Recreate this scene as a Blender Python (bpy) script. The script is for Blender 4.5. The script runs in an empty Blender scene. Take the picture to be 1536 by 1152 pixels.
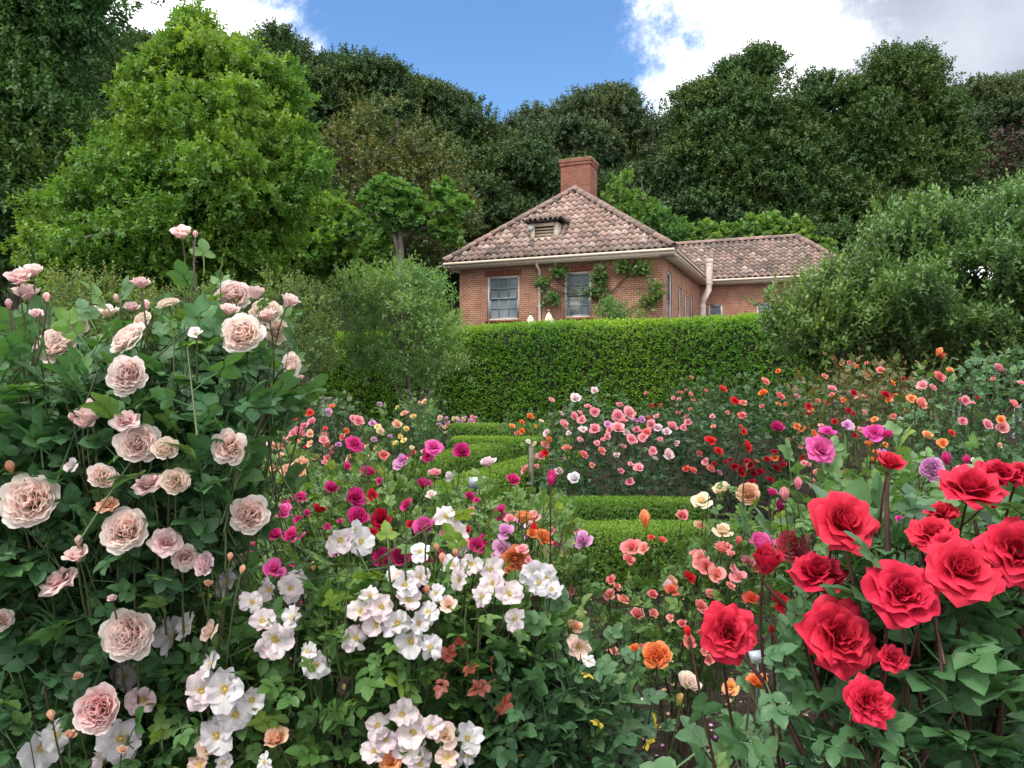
import bpy, math, time
import numpy as np
from math import radians, sin, cos, pi
T_START = time.time()
SC = bpy.context.scene
COL = SC.collection

# ------------------------------------------------------------------ camera, light, exposure
CAMZ = 1.65
FPX = 1154.0                       # focal length in photograph pixels (1536 wide)
cam_d = bpy.data.cameras.new('camera'); cam = bpy.data.objects.new('camera', cam_d); COL.objects.link(cam)
cam.location = (0, 0, CAMZ); cam.rotation_euler = (radians(90), 0, 0)
cam_d.sensor_width = 36.0; cam_d.lens = FPX / 1536 * 36.0
cam_d.clip_start = 0.05; cam_d.clip_end = 3000
SC.camera = cam
SC.view_settings.view_transform = 'Standard'; SC.view_settings.look = 'None'
SC.view_settings.exposure = 0.58; SC.view_settings.gamma = 1.0
SC.render.engine = 'CYCLES'
SC.cycles.use_denoising = True
SC.cycles.max_bounces = 8; SC.cycles.diffuse_bounces = 5; SC.cycles.glossy_bounces = 2
SC.cycles.transmission_bounces = 6; SC.cycles.transparent_max_bounces = 4
SC.cycles.use_adaptive_sampling = True; SC.cycles.adaptive_threshold = 0.02

SUN_EL, SUN_AZ = radians(58), radians(215)      # azimuth clockwise from +Y (north); the sun stands behind and left of the camera
sd = bpy.data.lights.new('sun', 'SUN'); sun = bpy.data.objects.new('sun', sd); COL.objects.link(sun)
sd.energy = 2.2; sd.angle = radians(14); sd.color = (1.0, 0.95, 0.88)
sun.rotation_euler = (pi / 2 - SUN_EL, 0, -SUN_AZ + pi)

W = bpy.data.worlds.new('World'); SC.world = W; W.use_nodes = True

def world():
    nt = W.node_tree; nt.nodes.clear(); N = nt.nodes.new; L = nt.links.new
    out = N('ShaderNodeOutputWorld')
    sky = N('ShaderNodeTexSky'); sky.sky_type = 'NISHITA'; sky.sun_disc = False
    sky.sun_elevation = SUN_EL; sky.sun_rotation = SUN_AZ; sky.altitude = 100
    sky.air_density = 1.3; sky.dust_density = 0.3; sky.ozone_density = 2.0
    gm = N('ShaderNodeMixRGB'); gm.blend_type = 'MULTIPLY'; gm.inputs[0].default_value = 1; gm.inputs[2].default_value = (0.92, 1.22, 1.55, 1)
    L(sky.outputs[0], gm.inputs[1])
    bg1 = N('ShaderNodeBackground'); bg1.inputs[1].default_value = 0.088; L(gm.outputs[0], bg1.inputs[0])
    tc = N('ShaderNodeTexCoord')
    def math_(op, a, b=None, clamp=False):
        m = N('ShaderNodeMath'); m.operation = op; m.use_clamp = clamp
        for i, x in enumerate((a, b)):
            if x is None: continue
            if isinstance(x, (int, float)): m.inputs[i].default_value = x
            else: L(x, m.inputs[i])
        return m.outputs[0]
    def noise(vec, scale, detail, rough=.55):
        n = N('ShaderNodeTexNoise'); n.inputs['Scale'].default_value = scale; n.inputs['Detail'].default_value = detail
        n.inputs['Roughness'].default_value = rough; L(vec, n.inputs['Vector']); return n
    n1 = noise(tc.outputs['Generated'], 4.5, 9, .68)
    # direction wobbled by noise, for ragged cloud edges
    vs = N('ShaderNodeVectorMath'); vs.operation = 'SUBTRACT'; L(n1.outputs['Color'], vs.inputs[0]); vs.inputs[1].default_value = (.5, .5, .5)
    vm = N('ShaderNodeVectorMath'); vm.operation = 'SCALE'; L(vs.outputs[0], vm.inputs[0]); vm.inputs['Scale'].default_value = 0.42
    va = N('ShaderNodeVectorMath'); va.operation = 'ADD'; L(tc.outputs['Generated'], va.inputs[0]); L(vm.outputs[0], va.inputs[1])
    vn = N('ShaderNodeVectorMath'); vn.operation = 'NORMALIZE'; L(va.outputs[0], vn.inputs[0])
    def lobe(px, py, r0, r1, vec=vn.outputs[0]):     # 1 inside r0 degrees of that direction of the sky, 0 outside r1
        d = np.array([(px - 768) / FPX, 1, -(py - 576) / FPX]); d /= np.linalg.norm(d)
        dp = N('ShaderNodeVectorMath'); dp.operation = 'DOT_PRODUCT'; L(vec, dp.inputs[0]); dp.inputs[1].default_value = d
        mr = N('ShaderNodeMapRange'); mr.interpolation_type = 'SMOOTHSTEP'; L(dp.outputs['Value'], mr.inputs[0])
        mr.inputs[1].default_value = cos(radians(r1)); mr.inputs[2].default_value = cos(radians(r0)); return mr.outputs[0]
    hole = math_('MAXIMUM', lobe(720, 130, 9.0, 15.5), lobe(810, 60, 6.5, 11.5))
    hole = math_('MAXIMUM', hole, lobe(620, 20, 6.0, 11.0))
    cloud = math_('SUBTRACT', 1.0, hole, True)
    # cloud shade: white at the edges of the blue, grey farther right
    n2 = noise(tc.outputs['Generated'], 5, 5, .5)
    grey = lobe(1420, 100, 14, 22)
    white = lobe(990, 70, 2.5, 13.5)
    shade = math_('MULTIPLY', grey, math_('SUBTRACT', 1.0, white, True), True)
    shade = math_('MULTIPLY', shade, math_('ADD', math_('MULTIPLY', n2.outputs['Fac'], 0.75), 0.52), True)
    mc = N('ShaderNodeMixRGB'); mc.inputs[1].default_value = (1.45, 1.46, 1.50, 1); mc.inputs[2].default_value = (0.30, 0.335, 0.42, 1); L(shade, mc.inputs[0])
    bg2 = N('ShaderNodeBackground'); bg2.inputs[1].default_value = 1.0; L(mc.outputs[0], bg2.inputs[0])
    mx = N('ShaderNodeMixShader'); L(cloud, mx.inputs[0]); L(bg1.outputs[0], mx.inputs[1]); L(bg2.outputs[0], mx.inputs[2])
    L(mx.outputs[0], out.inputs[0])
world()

# ------------------------------------------------------------------ helpers
def P(px, py, Y):
    px, py, Y = np.broadcast_arrays(np.asarray(px, float), np.asarray(py, float), np.asarray(Y, float))
    return np.stack([(px - 768) / FPX * Y, Y, CAMZ - (py - 576) / FPX * Y], -1)

def norm(v): return v / np.maximum(np.linalg.norm(v, axis=-1, keepdims=True), 1e-9)

def smooth(x, a, b):
    t = np.clip((x - a) / (b - a), 0, 1); return t * t * (3 - 2 * t)

def gz(x, y):                      # height of the land
    x = np.asarray(x, float); y = np.asarray(y, float)
    z = 0.05 * np.clip(y - 8, 0, 14)
    up = smooth(x, -9, -4)
    z = z + smooth(y, 24.5, 27.5) * 2.1 * up
    hill = np.clip(y - 38, 0, 62) * 0.42 + np.clip(y - 30, 0, 8) * 0.12 * (1 - up)
    return z + hill

class MB:
    def __init__(s): s.v = []; s.f = []; s.a = []; s.n = 0
    def add(s, v, f, a=None):
        v = np.asarray(v, float).reshape(-1, 3)
        if a is None: a = np.zeros((len(v), 4)); a[:, 0] = .5
        a = np.broadcast_to(np.asarray(a, float), (len(v), 4))
        s.v.append(v); s.a.append(a)
        fs = f if isinstance(f, list) and len(f) and isinstance(f[0], np.ndarray) and f[0].ndim == 2 else [np.asarray(f, int)]
        for q in fs: s.f.append(q + s.n)
        s.n += len(v); return s
    def mesh(s, name, sm=True):
        me = bpy.data.meshes.new(name)
        v = np.concatenate(s.v) if s.v else np.zeros((0, 3)); a = np.concatenate(s.a) if s.a else np.zeros((0, 4))
        me.vertices.add(len(v)); me.vertices.foreach_set('co', v.astype(np.float32).ravel())
        tot = np.concatenate([np.full(len(q), q.shape[1]) for q in s.f]).astype(np.int32)
        lv = np.concatenate([q.ravel() for q in s.f]).astype(np.int32)
        st = np.concatenate([[0], np.cumsum(tot)[:-1]]).astype(np.int32)
        me.loops.add(len(lv)); me.loops.foreach_set('vertex_index', lv)
        me.polygons.add(len(tot)); me.polygons.foreach_set('loop_start', st); me.polygons.foreach_set('loop_total', tot)
        if sm: me.polygons.foreach_set('use_smooth', np.ones(len(tot), bool))
        at = me.attributes.new('la', 'FLOAT_COLOR', 'POINT'); at.data.foreach_set('color', a.astype(np.float32).ravel())
        me.update(calc_edges=True); return me
    def build(s, name, mat, parent=None, sm=True):
        if not s.v: return None
        me = s.mesh(name, sm); me.materials.append(mat)
        return link(name, me, parent)

def link(name, me, parent=None):
    o = bpy.data.objects.new(name, me); COL.objects.link(o)
    if parent is not None:
        o.parent = parent; o.matrix_parent_inverse = parent.matrix_basis.inverted() if parent.type == 'EMPTY' else parent.matrix_basis.inverted()
    return o

def tag(o, label=None, cat=None, group=None, kind=None):
    if label: o['label'] = label
    if cat: o['category'] = cat
    if group: o['group'] = group
    if kind: o['kind'] = kind
    return o

def thing(name, label, cat, loc, group=None):
    o = bpy.data.objects.new(name, None); COL.objects.link(o); o.location = [float(c) for c in loc]
    o.empty_display_size = .1
    return tag(o, label, cat, group)

def frame(d, n):                   # columns x, y(=d), z(~n)
    d = norm(d); x = norm(np.cross(d, n)); z = np.cross(x, d)
    return np.stack([x, d, z], -1)

def scatter(mb, tmpl, R, pos, size, rnd, age):
    tv, tf, tuv = tmpl; k = len(tv); n = len(pos)
    v = np.einsum('nij,kj->nki', R * size[:, None, None], tv) + pos[:, None]
    a = np.empty((n, k, 4)); a[..., 0] = rnd[:, None] if rnd.ndim == 1 else rnd; a[..., 1] = age[:, None]; a[..., 2:] = tuv[None]
    fs = [(q[None] + (np.arange(n) * k)[:, None, None]).reshape(-1, q.shape[1]) for q in tf]
    mb.add(v.reshape(-1, 3), fs, a.reshape(-1, 4))

def segs(mb, p0, p1, r0, r1, n=5, rnd=.5, age=0):
    p0 = np.atleast_2d(p0); p1 = np.atleast_2d(p1); m = len(p0)
    r0 = np.broadcast_to(np.asarray(r0, float), (m,)); r1 = np.broadcast_to(np.asarray(r1, float), (m,))
    d = norm(p1 - p0); h = np.where(np.abs(d[:, 2:3]) < .9, [[0, 0, 1.]], [[1., 0, 0]])
    x = norm(np.cross(d, h)); y = np.cross(d, x); an = np.arange(n) * 2 * pi / n
    c = np.cos(an)[None, :, None] * x[:, None] + np.sin(an)[None, :, None] * y[:, None]
    v = np.concatenate([p0[:, None] + c * r0[:, None, None], p1[:, None] + c * r1[:, None, None]], 1)
    i = np.arange(n); q = np.stack([i, (i + 1) % n, (i + 1) % n + n, i + n], -1)
    f = (q[None] + (np.arange(m) * 2 * n)[:, None, None]).reshape(-1, 4)
    a = np.zeros((m * 2 * n, 4)); a[:, 0] = np.repeat(np.broadcast_to(np.asarray(rnd, float), (m,)), 2 * n); a[:, 1] = age
    mb.add(v.reshape(-1, 3), f, a)

def poly_tube(mb, pts, radii, n=6, rnd=.5, age=0):   # one continuous tapered tube
    pts = np.asarray(pts, float); m = len(pts); radii = np.broadcast_to(np.asarray(radii, float), (m,))
    d = norm(np.gradient(pts, axis=0)); x = np.cross(d, np.tile([[.3, .2, .93]], (m, 1))); x = norm(np.where(np.linalg.norm(x, axis=1, keepdims=True) < .1, [[1., 0, 0]], x)); y = np.cross(d, x)
    an = np.arange(n) * 2 * pi / n
    v = pts[:, None] + (np.cos(an)[None, :, None] * x[:, None] + np.sin(an)[None, :, None] * y[:, None]) * radii[:, None, None]
    i = np.arange(n); f = np.concatenate([np.stack([i, (i + 1) % n, (i + 1) % n + n, i + n], -1) + n * j for j in range(m - 1)])
    a = np.zeros((m * n, 4)); a[:, 0] = rnd; a[:, 1] = age; a[:, 3] = np.repeat(np.linspace(0, 1, m), n)
    mb.add(v.reshape(-1, 3), f, a)

def bez(p0, p1, p2, m):
    t = np.linspace(0, 1, m)[:, None]; return (1 - t) ** 2 * p0 + 2 * t * (1 - t) * p1 + t * t * p2

BF = np.array([[0, 3, 2, 1], [4, 5, 6, 7], [0, 1, 5, 4], [1, 2, 6, 5], [2, 3, 7, 6], [3, 0, 4, 7]])
def box(mb, o, ax, ay, az, rnd=.5):    # corner o and three edge vectors
    o, ax, ay, az = (np.asarray(q, float) for q in (o, ax, ay, az))
    v = [o, o + ax, o + ax + ay, o + ay]; v = v + [p + az for p in v]
    mb.add(v, BF, (rnd, 0, 0, 0))

# polygons in the photograph's pixels -> points with real depth
def inside(poly, q):
    x, y = q[:, 0], q[:, 1]; r = np.zeros(len(q), bool); n = len(poly)
    for i in range(n):
        (x0, y0), (x1, y1) = poly[i], poly[(i + 1) % n]
        if y0 == y1: continue
        c = (y0 > y) != (y1 > y); r ^= c & (x < (x1 - x0) * (y - y0) / (y1 - y0) + x0)
    return r
def edge_dist(poly, q):
    d = np.full(len(q), 1e9); n = len(poly)
    for i in range(n):
        a = np.array(poly[i], float); b = np.array(poly[(i + 1) % n], float); ab = b - a
        t = np.clip(((q - a) @ ab) / max(ab @ ab, 1e-9), 0, 1); d = np.minimum(d, np.linalg.norm(q - a - t[:, None] * ab, axis=1))
    return d
def sample_poly(poly, n, rng, er=0):
    lo = np.min(poly, 0); hi = np.max(poly, 0); out = []; c = 0; tries = 0
    while c < n and tries < 200:
        q = rng.uniform(lo, hi, (max(n * 3, 50), 2)); q = q[inside(poly, q)]; tries += 1
        if er > 0 and len(q): q = q[edge_dist(poly, q) > er]
        out.append(q); c += len(q)
    return np.concatenate(out)[:n]

# ------------------------------------------------------------------ materials
class NT:
    def __init__(s, name):
        s.m = bpy.data.materials.new(name); s.m.use_nodes = True; s.t = s.m.node_tree; s.t.nodes.clear()
        s.out = s.n('ShaderNodeOutputMaterial')
    def n(s, k, **kw):
        o = s.t.nodes.new(k)
        for a, b in kw.items(): setattr(o, a, b)
        return o
    def l(s, a, b): s.t.links.new(a, b)
    def put(s, sock, x):
        if isinstance(x, (int, float)): sock.default_value = x
        elif isinstance(x, tuple): sock.default_value = x if len(x) == 4 or sock.type == 'VECTOR' else x + (1,)
        else: s.l(x, sock)
    def mix(s, f, a, b, mode='MIX'):
        m = s.n('ShaderNodeMixRGB', blend_type=mode); s.put(m.inputs[0], f); s.put(m.inputs[1], a); s.put(m.inputs[2], b); return m.outputs[0]
    def math(s, op, a, b=0.0, clamp=False):
        m = s.n('ShaderNodeMath', operation=op, use_clamp=clamp); s.put(m.inputs[0], a); s.put(m.inputs[1], b); return m.outputs[0]
    def attr(s, name='la'):
        a = s.n('ShaderNodeAttribute', attribute_name=name); c = s.n('ShaderNodeSeparateColor'); s.l(a.outputs['Color'], c.inputs[0])
        return c.outputs[0], c.outputs[1], c.outputs[2], a.outputs['Alpha'], a
    def noise(s, scale, detail=3, vec=None, rough=.5):
        n = s.n('ShaderNodeTexNoise'); n.inputs['Scale'].default_value = scale; n.inputs['Detail'].default_value = detail; n.inputs['Roughness'].default_value = rough
        if vec is None: vec = s.n('ShaderNodeTexCoord').outputs['Object']
        s.l(vec, n.inputs['Vector']); return n.outputs['Fac']
    def ramp(s, f, stops):
        r = s.n('ShaderNodeValToRGB'); s.l(f, r.inputs[0]); e = r.color_ramp.elements
        while len(e) < len(stops): e.new(.5)
        for x, (p, c) in zip(e, stops): x.position = p; x.color = tuple(c) + (1,)
        return r.outputs[0]
    def map(s, f, a, b, c=0.0, d=1.0):
        m = s.n('ShaderNodeMapRange'); s.l(f, m.inputs[0])
        for i, x in enumerate((a, b, c, d)): m.inputs[i + 1].default_value = x
        return m.outputs[0]
    def bump(s, h, strength, dist=.01):
        b = s.n('ShaderNodeBump'); b.inputs['Strength'].default_value = strength; b.inputs['Distance'].default_value = dist; s.l(h, b.inputs['Height']); return b.outputs[0]
    def principled(s, col, rough=.5, spec=.5, metal=0.0, normal=None):
        p = s.n('ShaderNodeBsdfPrincipled'); s.put(p.inputs['Base Color'], col); s.put(p.inputs['Roughness'], rough)
        p.inputs['Specular IOR Level'].default_value = spec; p.inputs['Metallic'].default_value = metal
        if normal is not None: s.l(normal, p.inputs['Normal'])
        return p.outputs[0]
    def end(s, sh): s.l(sh, s.out.inputs[0]); return s.m

def leafmat(name, dark, light, young, trans=.3, rough=.45, spec=.4, vein=False, under=1.25):
    t = NT(name); r, g, u, v, _ = t.attr()
    dark = tuple(a * .75 + b * .42 for a, b in zip(dark, light)); light = tuple(a * 1.12 for a in light)
    c = t.mix(r, dark, light); c = t.mix(g, c, young)
    n = t.noise(1.3, 2); c = t.mix(t.map(n, .3, .7), t.mix(1.0, c, (.78, .82, .86), 'MULTIPLY'), t.mix(1.0, c, (1.15, 1.12, 1.0), 'MULTIPLY'))
    n0 = t.noise(.28, 3); c = t.mix(t.map(n0, .35, .65), t.mix(1.0, c, (.78, .90, .95), 'MULTIPLY'), t.mix(1.0, c, (1.28, 1.08, .95), 'MULTIPLY'))    # whole boughs differ
    nrm = None
    if vein:
        au = t.math('ABSOLUTE', t.math('SUBTRACT', u, .5))
        ph = t.math('MULTIPLY', t.math('SUBTRACT', v, t.math('MULTIPLY', au, .55)), 46.0)
        rib = t.math('POWER', t.math('ABSOLUTE', t.math('COSINE', ph, 0)), 6.0)
        mid = t.map(au, 0.0, .035, 1, 0)
        vn = t.math('MAXIMUM', t.math('MULTIPLY', rib, .45), mid, True)
        c = t.mix(t.math('MULTIPLY', vn, .35), c, t.mix(1.0, c, (1.7, 1.6, 1.4), 'MULTIPLY'))
        c = t.mix(t.math('MULTIPLY', t.map(t.noise(55, 3), .62, .72), .35), c, (.17, .19, .10)); c = t.mix(t.math('MULTIPLY', t.map(t.noise(21, 2), .68, .76), .5), c, (.11, .085, .03))   # blemishes
        rough = t.map(t.noise(30, 2), .3, .7, .24, .5)
        hgt = t.math('SUBTRACT', t.math('MULTIPLY', t.noise(90, 2), .35), vn)
        nrm = t.bump(hgt, .45, .0015)
    geo = t.n('ShaderNodeNewGeometry')
    c2 = t.mix(geo.outputs['Backfacing'], c, t.mix(1.0, c, (under, under, under * .98), 'MULTIPLY'))
    p = t.principled(c2, rough, spec, normal=nrm)
    tr = t.n('ShaderNodeBsdfTranslucent'); t.l(t.mix(1.0, c, (1.35, 1.4, .5), 'MULTIPLY'), tr.inputs[0])
    ms = t.n('ShaderNodeMixShader'); ms.inputs[0].default_value = trans; t.l(p, ms.inputs[1]); t.l(tr.outputs[0], ms.inputs[2])
    return t.end(ms.outputs[0])

def petalmat(name, centre, outer, base=None, edge=None, trans=.42, streak=None):
    hv = .002 if min(centre) < .02 else .010; HV0, HV1 = .5 - hv, .5 + hv
    t = NT(name); r, g, b, a, at = t.attr()
    c = t.mix(t.map(r, .25, .85), centre, outer)
    if edge: c = t.mix(t.math('POWER', g, 3.0), c, edge)
    if base: c = t.mix(t.math('POWER', t.math('SUBTRACT', 1.0, g, True), 4.0), c, base)
    if streak: c = t.mix(t.math('MULTIPLY', t.map(t.noise(26, 2), .60, .74), .4), c, streak)
    # fine veins along the petal, light freckling, a shade per petal and per flower
    vn = t.math('MULTIPLY', t.math('ADD', t.math('SINE', t.math('MULTIPLY', a, 34.0)), 1.0), .5)
    c = t.mix(t.math('MULTIPLY', vn, .10), c, t.mix(1.0, c, (.8, .7, .75), 'MULTIPLY'))
    oi = t.n('ShaderNodeObjectInfo')
    hs = t.n('ShaderNodeHueSaturation'); t.l(c, hs.inputs['Color'])
    t.l(t.map(oi.outputs['Random'], 0, 1, HV0, HV1), hs.inputs['Hue']); t.l(t.map(oi.outputs['Random'], 0, 1, 1.0 if min(centre) < .02 else 1.08, .985 if min(centre) < .02 else .92), hs.inputs['Saturation'])
    t.l(t.math('MULTIPLY', t.math('MULTIPLY', t.map(b, 0, 1, .88, 1.08), t.map(t.noise(2.6, 3), .3, .7, .86, 1.08)), t.map(oi.outputs['Random'], 0, 1, .92, 1.06)), hs.inputs['Value'])
    nrm = t.bump(t.math('ADD', vn, t.noise(60, 2)), .12, .001)
    p = t.principled(hs.outputs[0], .55, .16 if min(centre) < .02 else .25, normal=nrm)
    tr = t.n('ShaderNodeBsdfTranslucent'); t.l(hs.outputs[0], tr.inputs[0])
    ms = t.n('ShaderNodeMixShader'); ms.inputs[0].default_value = trans; t.l(p, ms.inputs[1]); t.l(tr.outputs[0], ms.inputs[2])
    return t.end(ms.outputs[0])

def barkmat(name, a, b, scale=14):
    t = NT(name); n = t.noise(scale, 5, rough=.65); c = t.mix(t.map(n, .3, .7), a, b)
    return t.end(t.principled(c, .85, .2, normal=t.bump(n, .6, .02)))

def stemmat(name, a, b, young):
    t = NT(name); r, g, u, v, _ = t.attr(); n = t.noise(40, 2)
    c = t.mix(t.map(n, .3, .7), a, b); c = t.mix(g, c, young)
    return t.end(t.principled(c, .5, .4))

def plain(name, c, rough=.6, spec=.4, var=.12, scale=9, metal=0.0):
    t = NT(name); n = t.noise(scale, 4); k = t.map(n, .25, .75, 1 - var, 1 + var)
    m = t.n('ShaderNodeMixRGB', blend_type='MULTIPLY'); m.inputs[0].default_value = 1; m.inputs[1].default_value = c + (1,)
    cc = t.n('ShaderNodeCombineColor'); [t.l(k, cc.inputs[i]) for i in range(3)]; t.l(cc.outputs[0], m.inputs[2])
    return t.end(t.principled(m.outputs[0], rough, spec, metal))

LM = {
 'rose_deep': leafmat('rose_leaf_deep', (.024, .072, .032), (.066, .155, .062), (.15, .26, .05), .27, .38, .38, True),
 'rose_mid': leafmat('rose_leaf_mid', (.026, .078, .026), (.072, .165, .048), (.18, .28, .05), .27, .42, .32, True),
 'rose_grey': leafmat('rose_leaf_grey', (.028, .078, .040), (.062, .150, .072), (.12, .21, .07), .22, .4, .38, True),
 'rose_far': leafmat('rose_leaf_far', (.036, .092, .030), (.090, .185, .055), (.20, .27, .06), .3),
 'rose_dark': leafmat('rose_leaf_dark', (.018, .052, .024), (.048, .115, .046), (.11, .12, .045), .22),
 'rose_olive': leafmat('rose_leaf_olive', (.030, .065, .025), (.080, .125, .042), (.19, .085, .04), .25),
 'rose_lush': leafmat('rose_leaf_lush', (.035, .10, .045), (.085, .19, .075), (.16, .26, .07), .25, .42, .4, True),
 'red_leaf': leafmat('rose_leaf_red', (.11, .022, .018), (.16, .04, .028), (.2, .05, .03), .2),
 'big': leafmat('plane_leaf', (.046, .115, .020), (.118, .225, .038), (.25, .35, .055), .36, .5),
 'tall': leafmat('tall_tree_leaf', (.026, .066, .022), (.056, .120, .034), (.11, .18, .04), .28, .5),
 'oak': leafmat('oak_leaf', (.018, .042, .018), (.050, .088, .030), (.095, .135, .045), .15, .5, .25),
 'oak_green': leafmat('oak_leaf_green', (.020, .050, .017), (.056, .105, .030), (.105, .155, .045), .15, .5, .25),
 'oak_grey': leafmat('oak_leaf_grey', (.024, .048, .026), (.064, .100, .046), (.105, .14, .06), .15, .5, .25),
 'brown': leafmat('bronze_leaf', (.040, .068, .022), (.085, .122, .040), (.19, .125, .045), .25),
 'pollard': leafmat('pollard_leaf', (.048, .120, .028), (.105, .215, .055), (.19, .31, .085), .36),
 'willow': leafmat('small_tree_leaf', (.075, .155, .050), (.165, .285, .105), (.25, .36, .13), .38),
 'shrub': leafmat('shrub_leaf', (.032, .082, .026), (.088, .178, .056), (.20, .31, .11), .3, .4, .38),
 'tip': leafmat('red_tipped_leaf', (.060, .13, .034), (.13, .22, .060), (.22, .23, .07), .35),
 'hedge': leafmat('hedge_leaf', (.048, .134, .014), (.108, .250, .028), (.29, .47, .042), .38, .4, .3),
 'box': leafmat('box_leaf', (.040, .110, .015), (.092, .192, .028), (.27, .42, .055), .35, .42, .35),
 'copper': leafmat('copper_leaf', (.014, .010, .011), (.034, .020, .021), (.05, .025, .025), .2),
 'yellow_leaf': leafmat('yellowed_leaf', (.30, .26, .03), (.42, .34, .05), (.30, .12, .03), .3),
 'vine': leafmat('vine_leaf', (.045, .10, .03), (.10, .185, .055), (.17, .26, .08), .3),
 'dark': leafmat('dark_leaf', (.014, .036, .014), (.034, .07, .022), (.05, .10, .03), .15),
}
BARK = barkmat('bark', (.10, .085, .07), (.22, .19, .16))
BARKD = barkmat('bark_dark', (.045, .04, .034), (.12, .105, .088))
STEM = stemmat('rose_stem', (.040, .028, .016), (.070, .050, .028), (.07, .13, .04))
STEMR = stemmat('rose_stem_red', (.032, .014, .012), (.060, .026, .018), (.07, .03, .02))
CALYX = stemmat('calyx', (.05, .10, .03), (.09, .15, .05), (.10, .17, .05))
CORE = barkmat('twig_mass', (.012, .016, .008), (.03, .034, .018), 30)
PM = {
 'pk': petalmat('petal_pale_pink', (.88, .56, .49), (.90, .76, .69), (.89, .70, .58), (.90, .83, .78), .5),
 'pb': petalmat('petal_pink_bud', (.86, .36, .36), (.88, .62, .60), None, (.89, .77, .73)),
 'pg': petalmat('petal_faded_beige', (.84, .65, .52), (.88, .78, .67), None, (.87, .76, .66), .5),
 'wh': petalmat('petal_white', (.80, .73, .73), (.80, .755, .765), (.78, .72, .42), (.83, .66, .70)),
 'ww': petalmat('petal_pure_white', (.77, .76, .76), (.78, .76, .78), (.74, .72, .52), (.79, .75, .78)),
 'wp': petalmat('petal_white_peach', (.84, .62, .42), (.85, .68, .58), (.84, .60, .22), (.86, .66, .62)),
 'rd': petalmat('petal_red', (.40, .004, .018), (.57, .006, .036), (.62, .04, .08), (.62, .022, .062), .2, (.74, .13, .18)),
 'mg': petalmat('petal_magenta', (.50, .008, .10), (.60, .022, .17), None, (.66, .05, .26)),
 'hp': petalmat('petal_hot_pink', (.66, .03, .25), (.70, .06, .34), None, (.76, .14, .44)),
 'pi': petalmat('petal_pink', (.82, .20, .27), (.84, .30, .36), (.84, .55, .42), (.86, .42, .48)),
 'pp': petalmat('petal_pale', (.84, .50, .54), (.84, .68, .70), None, (.85, .70, .73)),
 'sa': petalmat('petal_salmon', (.80, .13, .13), (.83, .22, .20), (.82, .45, .24), (.84, .32, .30)),
 'st': petalmat('petal_striped_salmon', (.74, .10, .12), (.80, .14, .18), (.84, .62, .42), (.82, .22, .26), .3, (.86, .55, .45)),
 'co': petalmat('petal_coral_red', (.68, .035, .025), (.74, .07, .05), None, (.78, .12, .09)),
 'cl': petalmat('petal_coral_pink', (.83, .16, .14), (.85, .26, .24), (.86, .50, .28), (.86, .36, .36)),
 'or': petalmat('petal_orange', (.84, .16, .02), (.86, .25, .06), None, (.86, .33, .14)),
 'ap': petalmat('petal_apricot', (.86, .36, .06), (.86, .42, .16), (.84, .55, .08), (.86, .38, .22)),
 'pe': petalmat('petal_peach', (.86, .40, .22), (.86, .52, .35), None, (.86, .58, .42)),
 'cr': petalmat('petal_cream', (.84, .62, .30), (.84, .72, .50), None, (.85, .74, .58)),
 'ye': petalmat('petal_yellow', (.82, .56, .10), (.84, .66, .22), None, (.84, .68, .30)),
 'cm': petalmat('petal_crimson', (.36, .004, .014), (.46, .008, .03), None, (.52, .016, .05)),
 'lv': petalmat('petal_lavender', (.62, .17, .46), (.70, .30, .58), None, (.74, .42, .66)),
}
STAMEN = NT('stamen'); STAMEN = STAMEN.end(STAMEN.principled(STAMEN.mix(STAMEN.attr()[0], (.62, .45, .10), (.82, .64, .16)), .7, .2))

# ------------------------------------------------------------------ leaf templates
def leaf_grid(nu, nv, W=.32, fold=.25, droop=.18, serr=0., wave=.0, seed=0, p=.8):
    r = np.random.default_rng(seed); v = np.linspace(0, 1, nv); u = np.linspace(-1, 1, nu)
    w = W * np.maximum(np.sin(pi * v ** p), 0) ** .75
    w[0] = .012; w[-1] = .01
    if serr: w = w * (1 + serr * np.where(np.arange(nv) % 2, 1, -1)); w[0] = .012; w[-1] = .01
    U, V = np.meshgrid(u, v); X = U * w[:, None]
    Z = fold * np.abs(X) - droop * V ** 2 + wave * np.sin(V * 9 + r.uniform(0, 6)) * U
    vv = np.stack([X, V, Z], -1).reshape(-1, 3); uv = np.stack([(U + 1) / 2, V], -1).reshape(-1, 2)
    i, j = np.meshgrid(np.arange(nu - 1), np.arange(nv - 1)); a = (j * nu + i).ravel()
    return vv, [np.stack([a, a + 1, a + nu + 1, a + nu], -1)], uv

def leaf_diamond(W=.34, fold=.3, droop=.12):
    vv = np.array([[0, 0, 0], [W, .45, fold * W - droop * .2], [0, 1, -droop], [-W, .45, fold * W - droop * .2]])
    return vv, [np.array([[0, 1, 2], [0, 2, 3]])], np.array([[.5, 0], [1, .45], [.5, 1], [0, .45]])

def leaf_hex(W=.36, droop=.18, fold=.25):      # six-sided simple leaf, folded along the midrib
    vv = np.array([[0, 0, 0], [W * .85, .3, fold * W * .8], [W * .7, .7, fold * W * .7 - droop * .5], [0, 1, -droop], [-W * .7, .7, fold * W * .7 - droop * .5], [-W * .85, .3, fold * W * .8]])
    return vv, [np.array([[0, 1, 2, 3], [0, 3, 4, 5]])], np.array([[.5, 0], [1, .3], [1, .7], [.5, 1], [0, .7], [0, .3]])

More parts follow.
